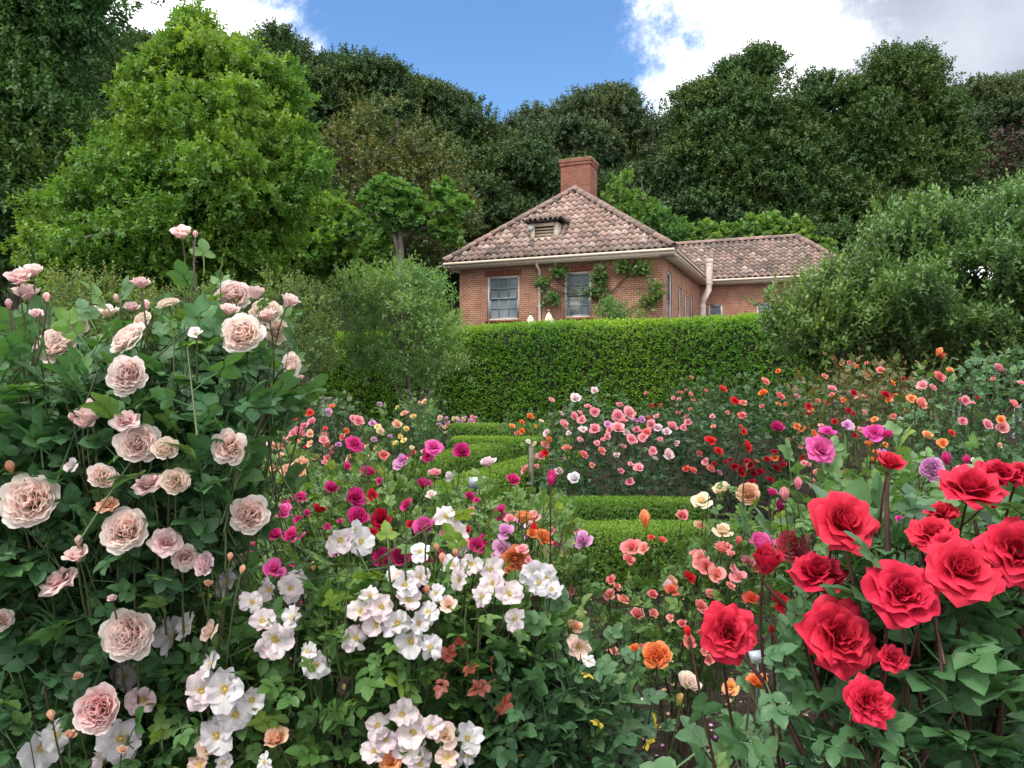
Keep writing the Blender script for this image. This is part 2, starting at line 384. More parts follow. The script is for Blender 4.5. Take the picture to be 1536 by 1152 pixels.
def leaf_lobed(seed, n=5):                      # maple-like outline: fan of points
    r = np.random.default_rng(seed); pts = [[0, 0, 0]]
    m = 2 * n + 1
    for i in range(m):
        a = -2.0 + 4.0 * i / (m - 1); rad = (.62 if i % 2 else .42) * (1 + r.uniform(-.1, .1)) * (1.15 - .2 * abs(a) / 2)
        pts.append([sin(a) * rad, .38 + cos(a) * rad, .16 * abs(sin(a)) * rad - .1 * (cos(a) * rad) ** 2 + r.uniform(-.03, .03)])
    pts = np.array(pts); f = np.array([[0, i + 1, i + 2] for i in range(m - 1)])[:, ::-1]
    uv = np.stack([pts[:, 0] + .5, np.clip(pts[:, 1], 0, 1)], -1)
    return pts, [f], uv

def compound(leaf_fn, seed, pairs=2, size=.62):
    r = np.random.default_rng(seed); V = []; F = {}; UV = []; n = 0
    items = [(1.0, 0, size)]
    for k in range(pairs):
        t = .92 - .36 * k - r.uniform(0, .05)
        for s in (-1, 1): items.append((t + r.uniform(-.03, .03), s * radians(r.uniform(52, 78)), size * (.92 - .14 * k) * r.uniform(.88, 1.08)))
    for i, (t, an, sz) in enumerate(items):
        vv, fs, uv = leaf_fn(seed * 10 + i)
        ca, sa = cos(an), sin(an); tw = r.uniform(-.35, .35); ct, st_ = cos(tw), sin(tw); pt = r.uniform(-.25, .15); cp, sp = cos(pt), sin(pt)
        q = vv * sz; q = np.stack([q[:, 0] * ct + q[:, 2] * st_, q[:, 1], -q[:, 0] * st_ + q[:, 2] * ct], -1)
        q = np.stack([q[:, 0], q[:, 1] * cp - q[:, 2] * sp, q[:, 1] * sp + q[:, 2] * cp], -1)
        q = np.stack([q[:, 0] * ca + q[:, 1] * sa, -q[:, 0] * sa + q[:, 1] * ca, q[:, 2]], -1)
        q[:, 1] += t; q[:, 2] += -.16 * t * t
        V.append(q); UV.append(uv)
        for f in fs: F.setdefault(f.shape[1], []).append(f + n)
        n += len(q)
    rv = []; th = .022                          # rachis
    for t in (0, .5, 1.0): rv += [[-th, t, -.16 * t * t], [th, t, -.16 * t * t], [0, t, -.16 * t * t - .03]]
    rv = np.array(rv); V.append(rv); UV.append(np.full((9, 2), .5))
    q = [[a + 3 * j, b + 3 * j, b + 3 * j + 3, a + 3 * j + 3] for j in range(2) for a, b in ((0, 1), (1, 2), (2, 0))]
    F.setdefault(4, []).append(np.array(q) + n)
    V = np.concatenate(V); s = 1 / 1.6
    return V * s, [np.concatenate(f) for f in F.values()], np.concatenate(UV)

TL = {
 'hi': [compound(lambda s: leaf_grid(5, 8, .36, .22, .16, .07, .02, s, .78), k) for k in range(1, 5)] + [compound(lambda s: leaf_grid(5, 8, .38, .2, .2, .07, .02, s, .78), 7, 1, .68)],
 'md': [compound(lambda s: leaf_grid(3, 4, .37, .25, .15, 0, 0, s, .8), k) for k in range(1, 4)],
 'lo': [compound(lambda s: leaf_diamond(), k) for k in range(1, 4)],
 'diamond': [leaf_diamond(), leaf_diamond(.28, .5, .3)],
 'hex': [leaf_hex(), leaf_hex(.32, .3, .4)],
 'lobed': [leaf_lobed(1), leaf_lobed(2)],
 'lance': [leaf_grid(3, 5, .21, .4, .25, 0, 0, 1, .85), leaf_grid(3, 5, .23, .3, -.15, 0, 0, 2, .85)],
}
UP = np.array([0, 0, 1.])

KEEP = []
def clear(p, r, rng, k=.85):
    """False for leaves that would lie over an open flower: flowers stand clear of the foliage"""
    if not len(KEEP) or not len(p): return np.ones(len(p), bool)
    K_ = np.array(KEEP); Y = np.maximum(p[:, 1], .2); x = 768 + p[:, 0] / Y * FPX; y = 576 - (p[:, 2] - CAMZ) / Y * FPX; rp = r / Y * FPX; ok = np.ones(len(p), bool)
    for bx, by, br, bd in K_:
        ok &= ~((np.hypot(x - bx, y - by) < br * k + rp * .32) & (Y < bd + .02))
    return ok | (rng.uniform(size=len(p)) < .07)

def twig_leaves(mb, pos, axis, K, L, tset, size, rng, out=55, upb=.6, age=None, rnd_spread=.5, stem_mb=None, stem_r=.003, top=True, jit=.35):
    n = len(pos)
    if n == 0: return
    axis = norm(axis); h = norm(rng.normal(size=(n, 3))); x = norm(np.cross(axis, h)); y = np.cross(axis, x)
    L = np.broadcast_to(np.asarray(L, float), (n,)); size = np.broadcast_to(np.asarray(size, float), (n,))
    t = np.linspace(.12, 1, K); ph = np.arange(K) * 2.4 + rng.uniform(0, 6.28, (n, 1))
    o = np.full(K, radians(out)); o[-1] = radians(18)
    side = np.cos(ph)[..., None] * x[:, None] + np.sin(ph)[..., None] * y[:, None]
    d = np.cos(o)[None, :, None] * axis[:, None] + np.sin(o)[None, :, None] * side
    p = pos[:, None] + axis[:, None] * (t[None, :, None] * L[:, None, None])
    nrm = UP * upb + axis[:, None] * (1 - upb) + rng.normal(size=(n, K, 3)) * jit
    d = norm(d + rng.normal(size=d.shape) * .18)
    sz = size[:, None] * rng.uniform(.65, 1.15, (n, K)) * (1 - .35 * np.abs(t - .45))[None]
    base = rng.uniform(0, 1, (n, 1)) * (1 - rnd_spread)
    rn = base + rng.uniform(0, rnd_spread, (n, K))
    ag = np.zeros((n, K)) if age is None else np.broadcast_to(age[:, None], (n, K)) * (t[None] ** 1.5) * rng.uniform(.6, 1, (n, K))
    p, d, nrm, sz, rn, ag = (q.reshape(-1, *q.shape[2:]) for q in (p, d, nrm, sz, rn, ag))
    if KEEP:
        ok = clear(p + d * sz[:, None] * .55, sz * .6, rng); p, d, nrm, sz, rn, ag = p[ok], d[ok], nrm[ok], sz[ok], rn[ok], ag[ok]
        if stem_mb is not None: ko = clear(pos + axis * L[:, None] * .6, np.zeros(n), rng); pos, axis, L = pos[ko], axis[ko], L[ko]
    R = frame(d, nrm); ch = rng.integers(0, len(tset), len(p))
    for k, T in enumerate(tset):
        m = ch == k
        if m.any(): scatter(mb, T, R[m], p[m], sz[m], rn[m], ag[m])
    if stem_mb is not None: segs(stem_mb, pos, pos + axis * L[:, None], stem_r, stem_r * .55, 4, .5, .6)

# ------------------------------------------------------------------ the land
def land():
    ys = np.concatenate([np.linspace(-12, 46, 117), np.linspace(48, 110, 32), [130, 200, 400, 900]])
    xs = np.concatenate([[-900, -300, -120], np.linspace(-60, 60, 121), [120, 300, 900]])
    X, Y = np.meshgrid(xs, ys); r = np.random.default_rng(5)
    Z = gz(X, Y) + r.normal(size=X.shape) * .012
    nx, ny = len(xs), len(ys); i, j = np.meshgrid(np.arange(nx - 1), np.arange(ny - 1)); a = (j * nx + i).ravel()
    mb = MB(); mb.add(np.stack([X, Y, Z], -1), np.stack([a, a + 1, a + nx + 1, a + nx], -1))
    t = NT('soil'); n = t.noise(22, 6, rough=.7); n2 = t.noise(3, 3); n3 = t.noise(120, 3)
    c = t.ramp(n, [(.3, (.007, .005, .004)), (.5, (.022, .016, .011)), (.72, (.06, .045, .032))])
    c = t.mix(t.map(n2, .45, .65), c, t.mix(1.0, c, (.7, .85, .6), 'MULTIPLY'))
    sx = t.n('ShaderNodeSeparateXYZ'); t.l(t.n('ShaderNodeNewGeometry').outputs['Position'], sx.inputs[0]); c = t.mix(t.map(sx.outputs[2], 3.2, 6.0), c, t.mix(n, (.012, .022, .010), (.035, .055, .022)))   # undergrowth on the hill
    mat = t.end(t.principled(c, .95, .15, normal=t.bump(t.math('ADD', n, n3), .8, .03)))
    tag(mb.build('ground', mat), kind='structure')
land()

# ------------------------------------------------------------------ house
HB = np.array([5.66, 27.0]); HU = np.array([.926, -.378]); HU /= np.linalg.norm(HU); HV = np.array([-HU[1], HU[0]])
def H(u, v, z): q = HB + HU * u + HV * v; return np.array([q[0], q[1], z])
U3 = np.array([HU[0], HU[1], 0]); V3 = np.array([HV[0], HV[1], 0])
ZE = CAMZ + 4.77; ZB = 2.2

def brickmat(name, c1, c2, mortar):
    t = NT(name); at = t.n('ShaderNodeAttribute', attribute_name='la')
    sep = t.n('ShaderNodeSeparateColor'); t.l(at.outputs['Color'], sep.inputs[0])
    cb = t.n('ShaderNodeCombineXYZ'); t.l(sep.outputs[1], cb.inputs[0]); t.l(sep.outputs[2], cb.inputs[1])
    b = t.n('ShaderNodeTexBrick'); t.l(cb.outputs[0], b.inputs['Vector']); b.inputs['Scale'].default_value = 1
    b.inputs['Brick Width'].default_value = .215; b.inputs['Row Height'].default_value = .078; b.inputs['Mortar Size'].default_value = .011; b.inputs['Mortar Smooth'].default_value = .2
    b.inputs['Bias'].default_value = -.1
    b.inputs['Color1'].default_value = c1 + (1,); b.inputs['Color2'].default_value = c2 + (1,); b.inputs['Mortar'].default_value = mortar + (1,)
    n = t.noise(2.2, 5); n2 = t.noise(30, 3)
    c = t.mix(t.map(n, .35, .7), b.outputs['Color'], t.mix(1.0, b.outputs['Color'], (.72, .70, .70), 'MULTIPLY'))
    c = t.mix(t.math('MULTIPLY', t.map(n2, .5, .75), .3), c, (.33, .25, .20))
    hgt = t.math('SUBTRACT', t.math('MULTIPLY', n2, .3), b.outputs['Fac'])
    return t.end(t.principled(c, .85, .2, normal=t.bump(hgt, .7, .012)))
BRICK = brickmat('brick', (.37, .150, .086), (.25, .088, .052), (.47, .36, .27))
BRICKC = brickmat('chimney_brick', (.27, .080, .048), (.16, .045, .03), (.26, .17, .13))
CREAM = plain('cream_paint', (.56, .47, .37), .55, .4, .1, 4)
FRAME = plain('window_paint', (.58, .50, .44), .5, .4, .08, 5)
SASH = plain('sash_paint', (.20, .25, .27), .45, .4, .08, 5)
def glassmat():
    t = NT('window_glass'); n = t.noise(.9, 2); c = t.mix(t.map(n, .4, .6), (.12, .145, .165), (.18, .20, .22))
    return t.end(t.principled(c, .12, .6, normal=t.bump(t.noise(3, 1), .05, .02)))
GLASS = glassmat()
BLIND = plain('blind', (.30, .31, .30), .7, .2, .1, 6)

def tilemat():
    t = NT('roof_tile'); r, g, u, v, _ = t.attr()
    c = t.ramp(r, [(0, (.14, .112, .10)), (.25, (.28, .185, .155)), (.5, (.37, .245, .205)), (.75, (.43, .31, .265)), (1, (.51, .41, .36))])
    n = t.noise(3.0, 5, rough=.65); n2 = t.noise(14, 4, rough=.7)
    c = t.mix(t.map(n, .45, .68), c, t.mix(.6, c, (.15, .135, .12)))       # lichen and soot in blotches
    c = t.mix(t.math('MULTIPLY', t.map(n2, .55, .75), .55), c, (.42, .37, .31))
    c = t.mix(t.math('MULTIPLY', g, .7), c, (.085, .078, .068))             # weathered lower courses
    return t.end(t.principled(c, .85, .2, normal=t.bump(n2, .4, .02)))
TILE = tilemat()

def wall_panel(mb, o, du, length, z0, z1, holes=(), rev=.14, inn=None, uo=0):
    """brick sheet with openings and their reveals; inn = inward direction"""
    us = sorted({0., length, *[h[0] for h in holes], *[h[1] for h in holes]}); zs = sorted({z0, z1, *[h[2] for h in holes], *[h[3] for h in holes]})
    o = np.asarray(o, float)
    def q(pts, st): mb.add(pts, np.array([[0, 1, 2, 3]]), [(.5, a, b, 0) for a, b in st])
    for a, b in zip(us, us[1:]):
        for c, d in zip(zs, zs[1:]):
            if any(h[0] - 1e-6 <= a and b <= h[1] + 1e-6 and h[2] - 1e-6 <= c and d <= h[3] + 1e-6 for h in holes): continue
            q([o + du * a + UP * c, o + du * b + UP * c, o + du * b + UP * d, o + du * a + UP * d], [(a + uo, c), (b + uo, c), (b + uo, d), (a + uo, d)])
    for a, b, c, d in holes:
        e = inn * rev
        for p0, p1, s0, s1 in ((o + du * a + UP * c, o + du * a + UP * d, c, d), (o + du * b + UP * d, o + du * b + UP * c, d, c)):
            q([p0, p1, p1 + e, p0 + e], [(a, s0), (a, s1), (a + rev, s1), (a + rev, s0)])
        for z, sgn in ((d, 1), (c, -1)):
            q([o + du * a + UP * z, o + du * b + UP * z, o + du * b + UP * z + e, o + du * a + UP * z + e], [(a, z), (b, z), (b, z + rev), (a, z + rev)])

def window(parent, o, du, inn, a, b, c, d, cols=3, rows=(2, 2), curtain=False, brick_sill=True):
    """double-hung window in the opening a..b, c..d of the wall starting at o"""
    w = b - a; h = d - c; p = np.asarray(o, float) + du * a + UP * c; fr = MB(); t = .075; dp = inn * .10; q = p + inn * .045
    box(fr, q, du * t, dp, UP * h); box(fr, q + du * (w - t), du * t, dp, UP * h)
    box(fr, q + du * t, du * (w - 2 * t), dp, UP * t); box(fr, q + du * t + UP * (h - t), du * (w - 2 * t), dp, UP * t)
    f = fr.build('window', FRAME, parent, False)
    sa = MB(); s = .05; x0 = t; W = w - 2 * t; Hh = h - 2 * t; m = c
    for k, (z0, z1, off) in enumerate(((t, t + Hh * .5, .075), (t + Hh * .5 - .03, t + Hh, .060))):
        q0 = p + inn * off
        box(sa, q0 + du * x0 + UP * z0, du * s, inn * .04, UP * (z1 - z0)); box(sa, q0 + du * (x0 + W - s) + UP * z0, du * s, inn * .04, UP * (z1 - z0))
        box(sa, q0 + du * (x0 + s) + UP * z0, du * (W - 2 * s), inn * .04, UP * s); box(sa, q0 + du * (x0 + s) + UP * (z1 - s), du * (W - 2 * s), inn * .04, UP * s)
        for i in range(1, cols): box(sa, q0 + inn * .004 + du * (x0 + W * i / cols - .012) + UP * (z0 + s), du * .024, inn * .03, UP * (z1 - z0 - 2 * s))
        nr = rows[1 - k]
        for i in range(1, nr): box(sa, q0 + inn * .007 + du * (x0 + s) + UP * (z0 + (z1 - z0) * i / nr - .012), du * (W - 2 * s), inn * .024, UP * .024)
    sa.build('sash', SASH, f, False)
    g = MB(); q1 = p + inn * .108; g.add([q1 + du * x0 + UP * t, q1 + du * (x0 + W) + UP * t, q1 + du * (x0 + W) + UP * (t + Hh), q1 + du * x0 + UP * (t + Hh)], np.array([[0, 1, 2, 3]]))
    g.build('pane', GLASS, f, False)
    if curtain:
        bl = MB(); q2 = p + inn * .1; box(bl, q2 + du * (x0 + W * .1) + UP * (t + .06), du * W * .5, inn * .004, UP * Hh * .42); bl.build('blind', BLIND, f, False)
    sl = MB(); box(sl, p + du * -.06 - inn * .05 - UP * .07, du * (w + .12), inn * .14, UP * .065)
    sl.build('sill', BRICKS if brick_sill else FRAME, f, False)
BRICKS = plain('sill_brick', (.20, .062, .042), .8, .2, .3, 18)

def tiles(mb, O, e, g, poly, rng, tw=.275, ex=.335, aged=True):
    """barrel tiles on the plane through O with eave direction e and up-slope direction g, inside poly in (s,t)"""
    n = norm(np.cross(e, g)); n = n if n[2] > 0 else -n
    poly = [tuple(p) for p in poly]; lo = np.min(poly, 0); hi = np.max(poly, 0)
    m = 9; xx = np.linspace(0, 1, m); prof = np.where((xx > .2) & (xx < .8), .085 * np.sqrt(np.maximum(0, 1 - ((xx - .5) / .3) ** 2)), -.012 * np.sin(pi * np.clip(np.where(xx < .5, xx / .2, (1 - xx) / .2), 0, 1)))
    for j in range(int((hi[1] - lo[1]) / ex) + 2):
        for i in range(-1, int((hi[0] - lo[0]) / tw) + 2):
            s = lo[0] + i * tw; t = lo[1] + j * ex; ce = np.array([[s + tw / 2, t + ex * .5]])
            if not inside(poly, ce)[0] and edge_dist(poly, ce)[0] > .06: continue
            L = ex * 1.12; base = O + e * s + g * t; r = np.clip(rng.normal(.5, .24), 0, 1); sh = rng.normal(size=3) * .006
            ag = max(max(0, 1 - j * .42) * rng.uniform(.4, 1) if aged is True else 0, 0 if aged is True else rng.uniform(.1, aged))
            lowv = base[None] + e * (xx * tw)[:, None] + n * (prof + .042)[:, None] + sh
            upv = base[None] + e * (xx * tw)[:, None] + g * L + n * (prof * .9 + .006)[:, None] + sh
            lip = lowv - n * .028 * 1.0 + g * .012
            v = np.concatenate([lip, lowv, upv]); k = np.arange(m - 1)
            f = np.concatenate([np.stack([k, k + 1, k + 1 + m, k + m], -1), np.stack([k + m, k + 1 + m, k + 1 + 2 * m, k + 2 * m], -1)])
            mb.add(v, f, (r, ag, 0, 0))

def caps(mb, a, b, rng, r=.13, L=.38):
    a = np.asarray(a, float); b = np.asarray(b, float); D = np.linalg.norm(b - a); d = (b - a) / D; x = norm(np.cross(d, UP)); z = np.cross(x, d); k = int(D / L) + 1
    an = np.linspace(-.15, pi + .15, 9)
    for i in range(k):
        p = a + d * (i * D / k); q = a + d * ((i + 1.15) * D / k)
        rr = rng.uniform(.95, 1.05) * r
        lo = p + (np.cos(an)[:, None] * x * rr * 1.12 + np.sin(an)[:, None] * z * rr * 1.1) + z * .02; hi = q + (np.cos(an)[:, None] * x * rr + np.sin(an)[:, None] * z * rr)
        li = p + (np.cos(an)[:, None] * x * rr * .95 + np.sin(an)[:, None] * z * rr * .9) + z * .0
        v = np.concatenate([li, lo, hi]); j = np.arange(8)
        f = np.concatenate([np.stack([j, j + 1, j + 10, j + 9], -1), np.stack([j + 9, j + 10, j + 19, j + 18], -1)])
        mb.add(v, f, (np.clip(rng.normal(.3, .2), 0, 1), rng.uniform(.1, .6), 0, 0))

def plane_frame(A, B, C):
    """eave A->B, C above: origin, e, g, and a map of 3D points to (s,t)"""
    e = norm(B - A); c = C - A; g = norm(c - e * (c @ e)); return A, e, g, lambda p: ((p - A) @ e, (p - A) @ g)

def house():
    rng = np.random.default_rng(3)
    h = thing('brick_house', 'red brick house with clay tiled hip roofs and brick chimney behind the clipped hedge', 'house', H(-4.5, 4, ZB))
    zt = ZE - .22
    # walls: main front, right flank, left flank, back; wing front
    fw = MB(); iv = V3
    o = H(-8.55, .45, 0); Lf = 8.1
    WZ0, WZ1 = 4.13, 5.86
    def uu(px):                     # u on the front wall for a pixel column
        k = (px - 768) / FPX; v = .45; x0 = HB[0] + HV[0] * v; y0 = HB[1] + HV[1] * v
        return (k * y0 - x0) / (HU[0] - k * HU[1])
    a1, b1 = uu(730.5) + 8.55, uu(779) + 8.55; a2, b2 = uu(846) + 8.55, uu(887) + 8.55
    holes = [(a1, b1, WZ0, WZ1), (a2, b2, WZ0, WZ1)]
    wall_panel(fw, o, U3, Lf, ZB, zt, holes, .14, V3)
    wr = [(.75, 1.75, 3.6, 5.85), (3.1, 3.8, 3.6, 5.5), (4.5, 5.2, 3.6, 5.5), (6.0, 6.7, 3.6, 5.5)]
    wall_panel(fw, H(-.45, .45, 0), V3, 8.9, ZB, zt, wr, .16, -U3, uo=.1)
    wall_panel(fw, H(-8.55, 12, 0), -V3, 11.55, ZB, zt, [], .1, U3)
    wall_panel(fw, H(-.45, 12, 0), -U3, 8.1, ZB, zt, [], .1, -V3)
    wg = [(.35, 1.0, 4.35, 5.35), (2.5, 3.2, 4.35, 5.35)]
    wall_panel(fw, H(-.45, 9.35, 0), U3, 6.2, ZB, zt, wg, .14, V3)
    wall_panel(fw, H(5.75, 9.35, 0), V3, 5.0, ZB, zt, [], .1, -U3)
    wall_panel(fw, H(5.75, 14.35, 0), -U3, 6.2, ZB, zt, [], .1, -V3)
    # brick quoin pier at the front right corner and flat brick arches over the windows
    fw.build('wall', BRICK, h, False)
    ar = MB()
    for a, b in ((a1, b1), (a2, b2)):
        k = int((b - a + .2) / .075)
        for i in range(k):
            u = a - .1 + i * (b - a + .2) / k; box(ar, o + U3 * u + UP * (WZ1 + .005) - V3 * .012, U3 * .06, V3 * .02, UP * .21, rng.uniform())
    ar.build('soldier_course', BRICKS, h, False)
    for a, b, c, d in holes: window(h, o, U3, V3, a, b, c, d, curtain=(a == a2))
    for i, (a, b, c, d) in enumerate(wr): window(h, H(-.45, .45, 0), V3, -U3, a, b, c, d, cols=2, rows=(3, 3) if i == 0 else (2, 2))
    for a, b, c, d in wg: window(h, H(-.45, 9.35, 0), U3, V3, a, b, c, d, cols=1, rows=(1, 1))
    # roof planes
    A = H(-9.0, 0, ZE); B = H(0, 0, ZE); C = H(-4.66, 3.3, 9.64); D = H(-4.66, 8.9, 9.64); E = H(0, 12.4, ZE); F = H(-9.0, 12.4, ZE)
    rf = MB()
    def tri_plane(pts, e0, e1, c, aged=True):
        O, e, g, m = plane_frame(e0, e1, c); tiles(rf, O, e, g, [m(p) for p in pts], rng, aged=aged)
    tri_plane([A, B, C], A, B, C); tri_plane([B, E, D, C], B, E, C); tri_plane([F, A, C, D], F, A, C); tri_plane([E, F, D], E, F, D)
    WA = H(-.02, 8.9, ZE); WB = H(6.3, 8.9, ZE); WC = H(3.67, 11.8, 8.58); WD = H(-3.05, 11.8, 8.58); WE = H(6.3, 14.8, ZE); WF = H(-.02, 14.8, ZE)
    tri_plane([WA, WB, WC, WD], WA, WB, WC, .95); tri_plane([WB, WE, WC], WB, WE, WC, .95); tri_plane([WE, WF, WD, WC], WE, WF, WC, .95)
    roof = rf.build('roof', TILE, h, False)
    dk = MB()                                       # boards under the tiles
    for pts in ([A, B, C], [B, E, D, C], [F, A, C, D], [E, F, D], [WA, WB, WC, WD], [WB, WE, WC], [WE, WF, WD, WC]):
        dk.add(np.array(pts) - UP * .02, np.array([list(range(len(pts)))]))
    dk.build('roof_deck', plain('roof_board', (.10, .07, .055), .9), roof, False)
    cp = MB()
    for a, b in ((A, C), (B, C), (E, D), (F, D), (C, D)): caps(cp, a + UP * .07, b + UP * .07, rng)
    cp.build('ridge_tile', TILE, roof, True); cp = MB()
    for a, b in ((WB, WC), (WE, WC), (WC, WD)): caps(cp, a + UP * .07, b + UP * .07, rng)
    cp.build('ridge_tile', TILE, roof, True)
    # eaves: soffit + gutter with a rolled front lip
    gt = MB()
    def gutter(a, b, outw):
        d = norm(b - a); box(gt, a - UP * .20 + outw * -.02, b - a, outw * .06, UP * .17)
        poly_tube(gt, [a - UP * .05 + outw * .07, b - UP * .05 + outw * .07], [.055, .055], 8)
        box(gt, a - UP * .235 - outw * .5, b - a, outw * .5, UP * .03)
    gutter(A, B + U3 * .06, -V3); gutter(B, H(0, 8.9, ZE), U3); gutter(F, A, -U3)
    gutter(H(0.05, 8.9, ZE), WB + U3 * .06, -V3); gutter(WB, WE, U3)
    gt.build('gutter', CREAM, h, False)
    # chimney
    ch = MB(); c0 = H(-5.77, 4.8, 0); cu, cv = 1.32, 1.1
    for p, d, L, iw in ((c0, U3, cu, V3), (c0 + U3 * cu, V3, cv, -U3), (c0 + U3 * cu + V3 * cv, -U3, cu, -V3), (c0 + V3 * cv, -V3, cv, U3)): wall_panel(ch, p, d, L, 8.0, 11.16, [], .1, iw)
    cc = c0 - U3 * .04 - V3 * .04
    for k, (z0, z1, g) in enumerate(((11.16, 11.30, .0), (11.30, 11.40, .035))):
        q = cc - U3 * g - V3 * g; l1 = cu + .08 + 2 * g; l2 = cv + .08 + 2 * g
        for p, d, L, iw in ((q, U3, l1, V3), (q + U3 * l1, V3, l2, -U3), (q + U3 * l1 + V3 * l2, -U3, l1, -V3), (q + V3 * l2, -V3, l2, U3)): wall_panel(ch, p, d, L, z0, z1, [], .1, iw)
        for z in (z0, z1):
            ch.add([q + UP * z, q + U3 * l1 + UP * z, q + U3 * l1 + V3 * l2 + UP * z, q + V3 * l2 + UP * z], np.array([[0, 1, 2, 3]]), [(.5, 0, 0, 0), (.5, l1, 0, 0), (.5, l1, l2, 0), (.5, 0, l2, 0)])
    chim = ch.build('chimney', BRICKC, roof, False)
    cr = MB(); q = cc - U3 * .05 - V3 * .05 + UP * 11.403; box(cr, q + U3 * .03 + V3 * .03, U3 * (cu + .12), V3 * (cv + .12), UP * .05); cr.build('chimney_crown', plain('mossy_cap', (.20, .155, .075), .9, .2, .4, 5), roof, False)
    # louvred dormer vent on the front slope
    dv = MB(); z0, z1 = 7.10, 7.86; p = H(-5.64, .73, 0); w = 1.12; sl = .976; dep = (z1 - z0) / sl
    t = .2
    box(dv, p + UP * z0, U3 * .17, V3 * .06, UP * (z1 - z0)); box(dv, p + U3 * (w - .17) + UP * z0, U3 * .17, V3 * .06, UP * (z1 - z0))
    box(dv, p + U3 * .17 + UP * z0, U3 * (w - .34), V3 * .06, UP * .17); box(dv, p + U3 * .17 + UP * (z1 - .14), U3 * (w - .34), V3 * .06, UP * .14)
    for s in (.02, w - .06): dv.add([p + U3 * s + V3 * .06 + UP * z0, p + U3 * s + V3 * .06 + UP * z1, p + U3 * s + V3 * (dep + .1) + UP * z1, p + U3 * (s + .04) + V3 * .06 + UP * z0, p + U3 * (s + .04) + V3 * .06 + UP * z1, p + U3 * (s + .04) + V3 * (dep + .1) + UP * z1], [np.array([[0, 1, 2], [3, 5, 4]]), np.array([[0, 3, 4, 1], [1, 4, 5, 2]])])
    box(dv, p - U3 * .06 - V3 * .06 + UP * (z0 - .05), U3 * (w + .12), V3 * .2, UP * .048)
    dorm = dv.build('dormer_vent', CREAM, roof, False)
    lv = MB()
    for k in range(4):
        q = p + U3 * .172 + V3 * .05 + UP * (z0 + .19 + k * .115); box(lv, q, U3 * (w - .344), V3 * .07 - UP * .075, UP * .02)
    lv.build('louvre', CREAM, dorm, False)
    bk = MB(); box(bk, p + U3 * .17 + V3 * .14 + UP * (z0 + .1), U3 * (w - .34), V3 * .02, UP * (z1 - z0 - .2)); bk.build('vent_back', plain('vent_dark', (.03, .022, .018), .9), dorm, False)
    dt = MB(); da, db = p - U3 * .2 - V3 * .22 + UP * (z1 + .03), p + U3 * (w + .2) - V3 * .22 + UP * (z1 + .03)
    apex = H(-5.64 + w / 2, 1.72, z1 + .50); bl, br = p - U3 * .2 + V3 * (dep + .5) + UP * (z1 + .03), p + U3 * (w + .2) + V3 * (dep + .5) + UP * (z1 + .03)
    back = apex + V3 * .6
    for pts in ([da, db, apex], [db, br, back, apex], [bl, da, apex, back]):
        O, e, g, m = plane_frame(pts[0], pts[1], apex); tiles(dt, O, e, g, [m(np.array(q)) for q in pts], rng, .2, .26)
        dt.add(np.array(pts) - UP * .015, np.array([list(range(len(pts)))]), (.1, 1, 0, 0))
    caps(dt, da + UP * .04, apex + UP * .04, rng, .09, .28); caps(dt, db + UP * .04, apex + UP * .04, rng, .09, .28); caps(dt, apex + UP * .04, back + UP * .04, rng, .09, .28)
    dt.build('dormer_roof', TILE, dorm, False)
    dd = MB(); q = p + U3 * .02 - V3 * .08 + UP * (z1 - .16); an = np.linspace(0, 2 * pi, 17)[:-1]
    ring = lambda r, off: q + V3 * off + r * (np.cos(an)[:, None] * U3 + np.sin(an)[:, None] * UP)
    vv = np.concatenate([ring(.12, 0), ring(.12, .03), ring(.02, -.02)]); k = np.arange(16); k1 = (k + 1) % 16
    dd.add(vv, [np.stack([k, k1, k1 + 16, k + 16], -1), np.stack([k + 32, k1 + 32, k1, k], -1), np.array([list(range(16, 32))]), np.array([list(range(47, 31, -1))])])
    dd.build('round_lamp', plain('pale_grey', (.55, .57, .6), .4), dorm)
    # downpipe on the front wall and the fat flue pipe on the flank
    dp = MB(); u = uu(810.5); pt = lambda z, off=.0: H(u, .45 - .07 - off, z)
    poly_tube(dp, [pt(6.28, .36), pt(6.14, .34), pt(5.95, .02), pt(5.85), pt(ZB)], .05, 10); 
    for z in (5.6, 4.6, 3.6): box(dp, H(u - .09, .36, z), U3 * .18, V3 * .088, UP * .05)
    dp.build('downpipe', FRAME, h)
    fl = MB(); c = lambda px, py, Y: P(px, py, Y)
    poly_tube(fl, [c(1064, 392, 33.2), c(1064, 425, 33.2), c(1063, 434, 33.2), c(1055, 449, 33.2), c(1054, 458, 33.2), c(1054, 520, 33.2)], .135, 14)
    poly_tube(fl, [c(1064, 388, 33.2), c(1064, 393, 33.2)], .175, 14); poly_tube(fl, [c(1064, 395, 33.2), c(1064, 399, 33.2)], .15, 14)
    for y in (424, 460): poly_tube(fl, [c(1064 if y < 440 else 1054, y, 33.2), c(1064 if y < 440 else 1054, y + 2, 33.2)], .15, 14)
    fl.build('flue_pipe', plain('flue_paint', (.58, .48, .42), .6, .3, .25, 3), h)
house()
print('house', round(time.time() - T_START, 1))

# ------------------------------------------------------------------ trees and shrubs
def crown_points(poly, Y0, th, n, rc, rng, dref=None, back=.7):
    """clump centres filling a volume whose outline is poly (pixels at distance Y0), th metres half-deep"""
    rpx = rc / Y0 * FPX
    q = sample_poly(poly, n, rng, 0); d = edge_dist(poly, q); keep = (d > rpx * .35) | (rng.uniform(size=n) < .35)
    q, d = q[keep], d[keep]; dref = dref or rpx * 4
    hd = th * np.sqrt(np.clip(d / dref, .04, 1)); dy = hd * (-1 + (1 + back) * rng.uniform(size=len(q)) ** 1.35)
    return P(q[:, 0], q[:, 1], Y0 + dy), d / rpx

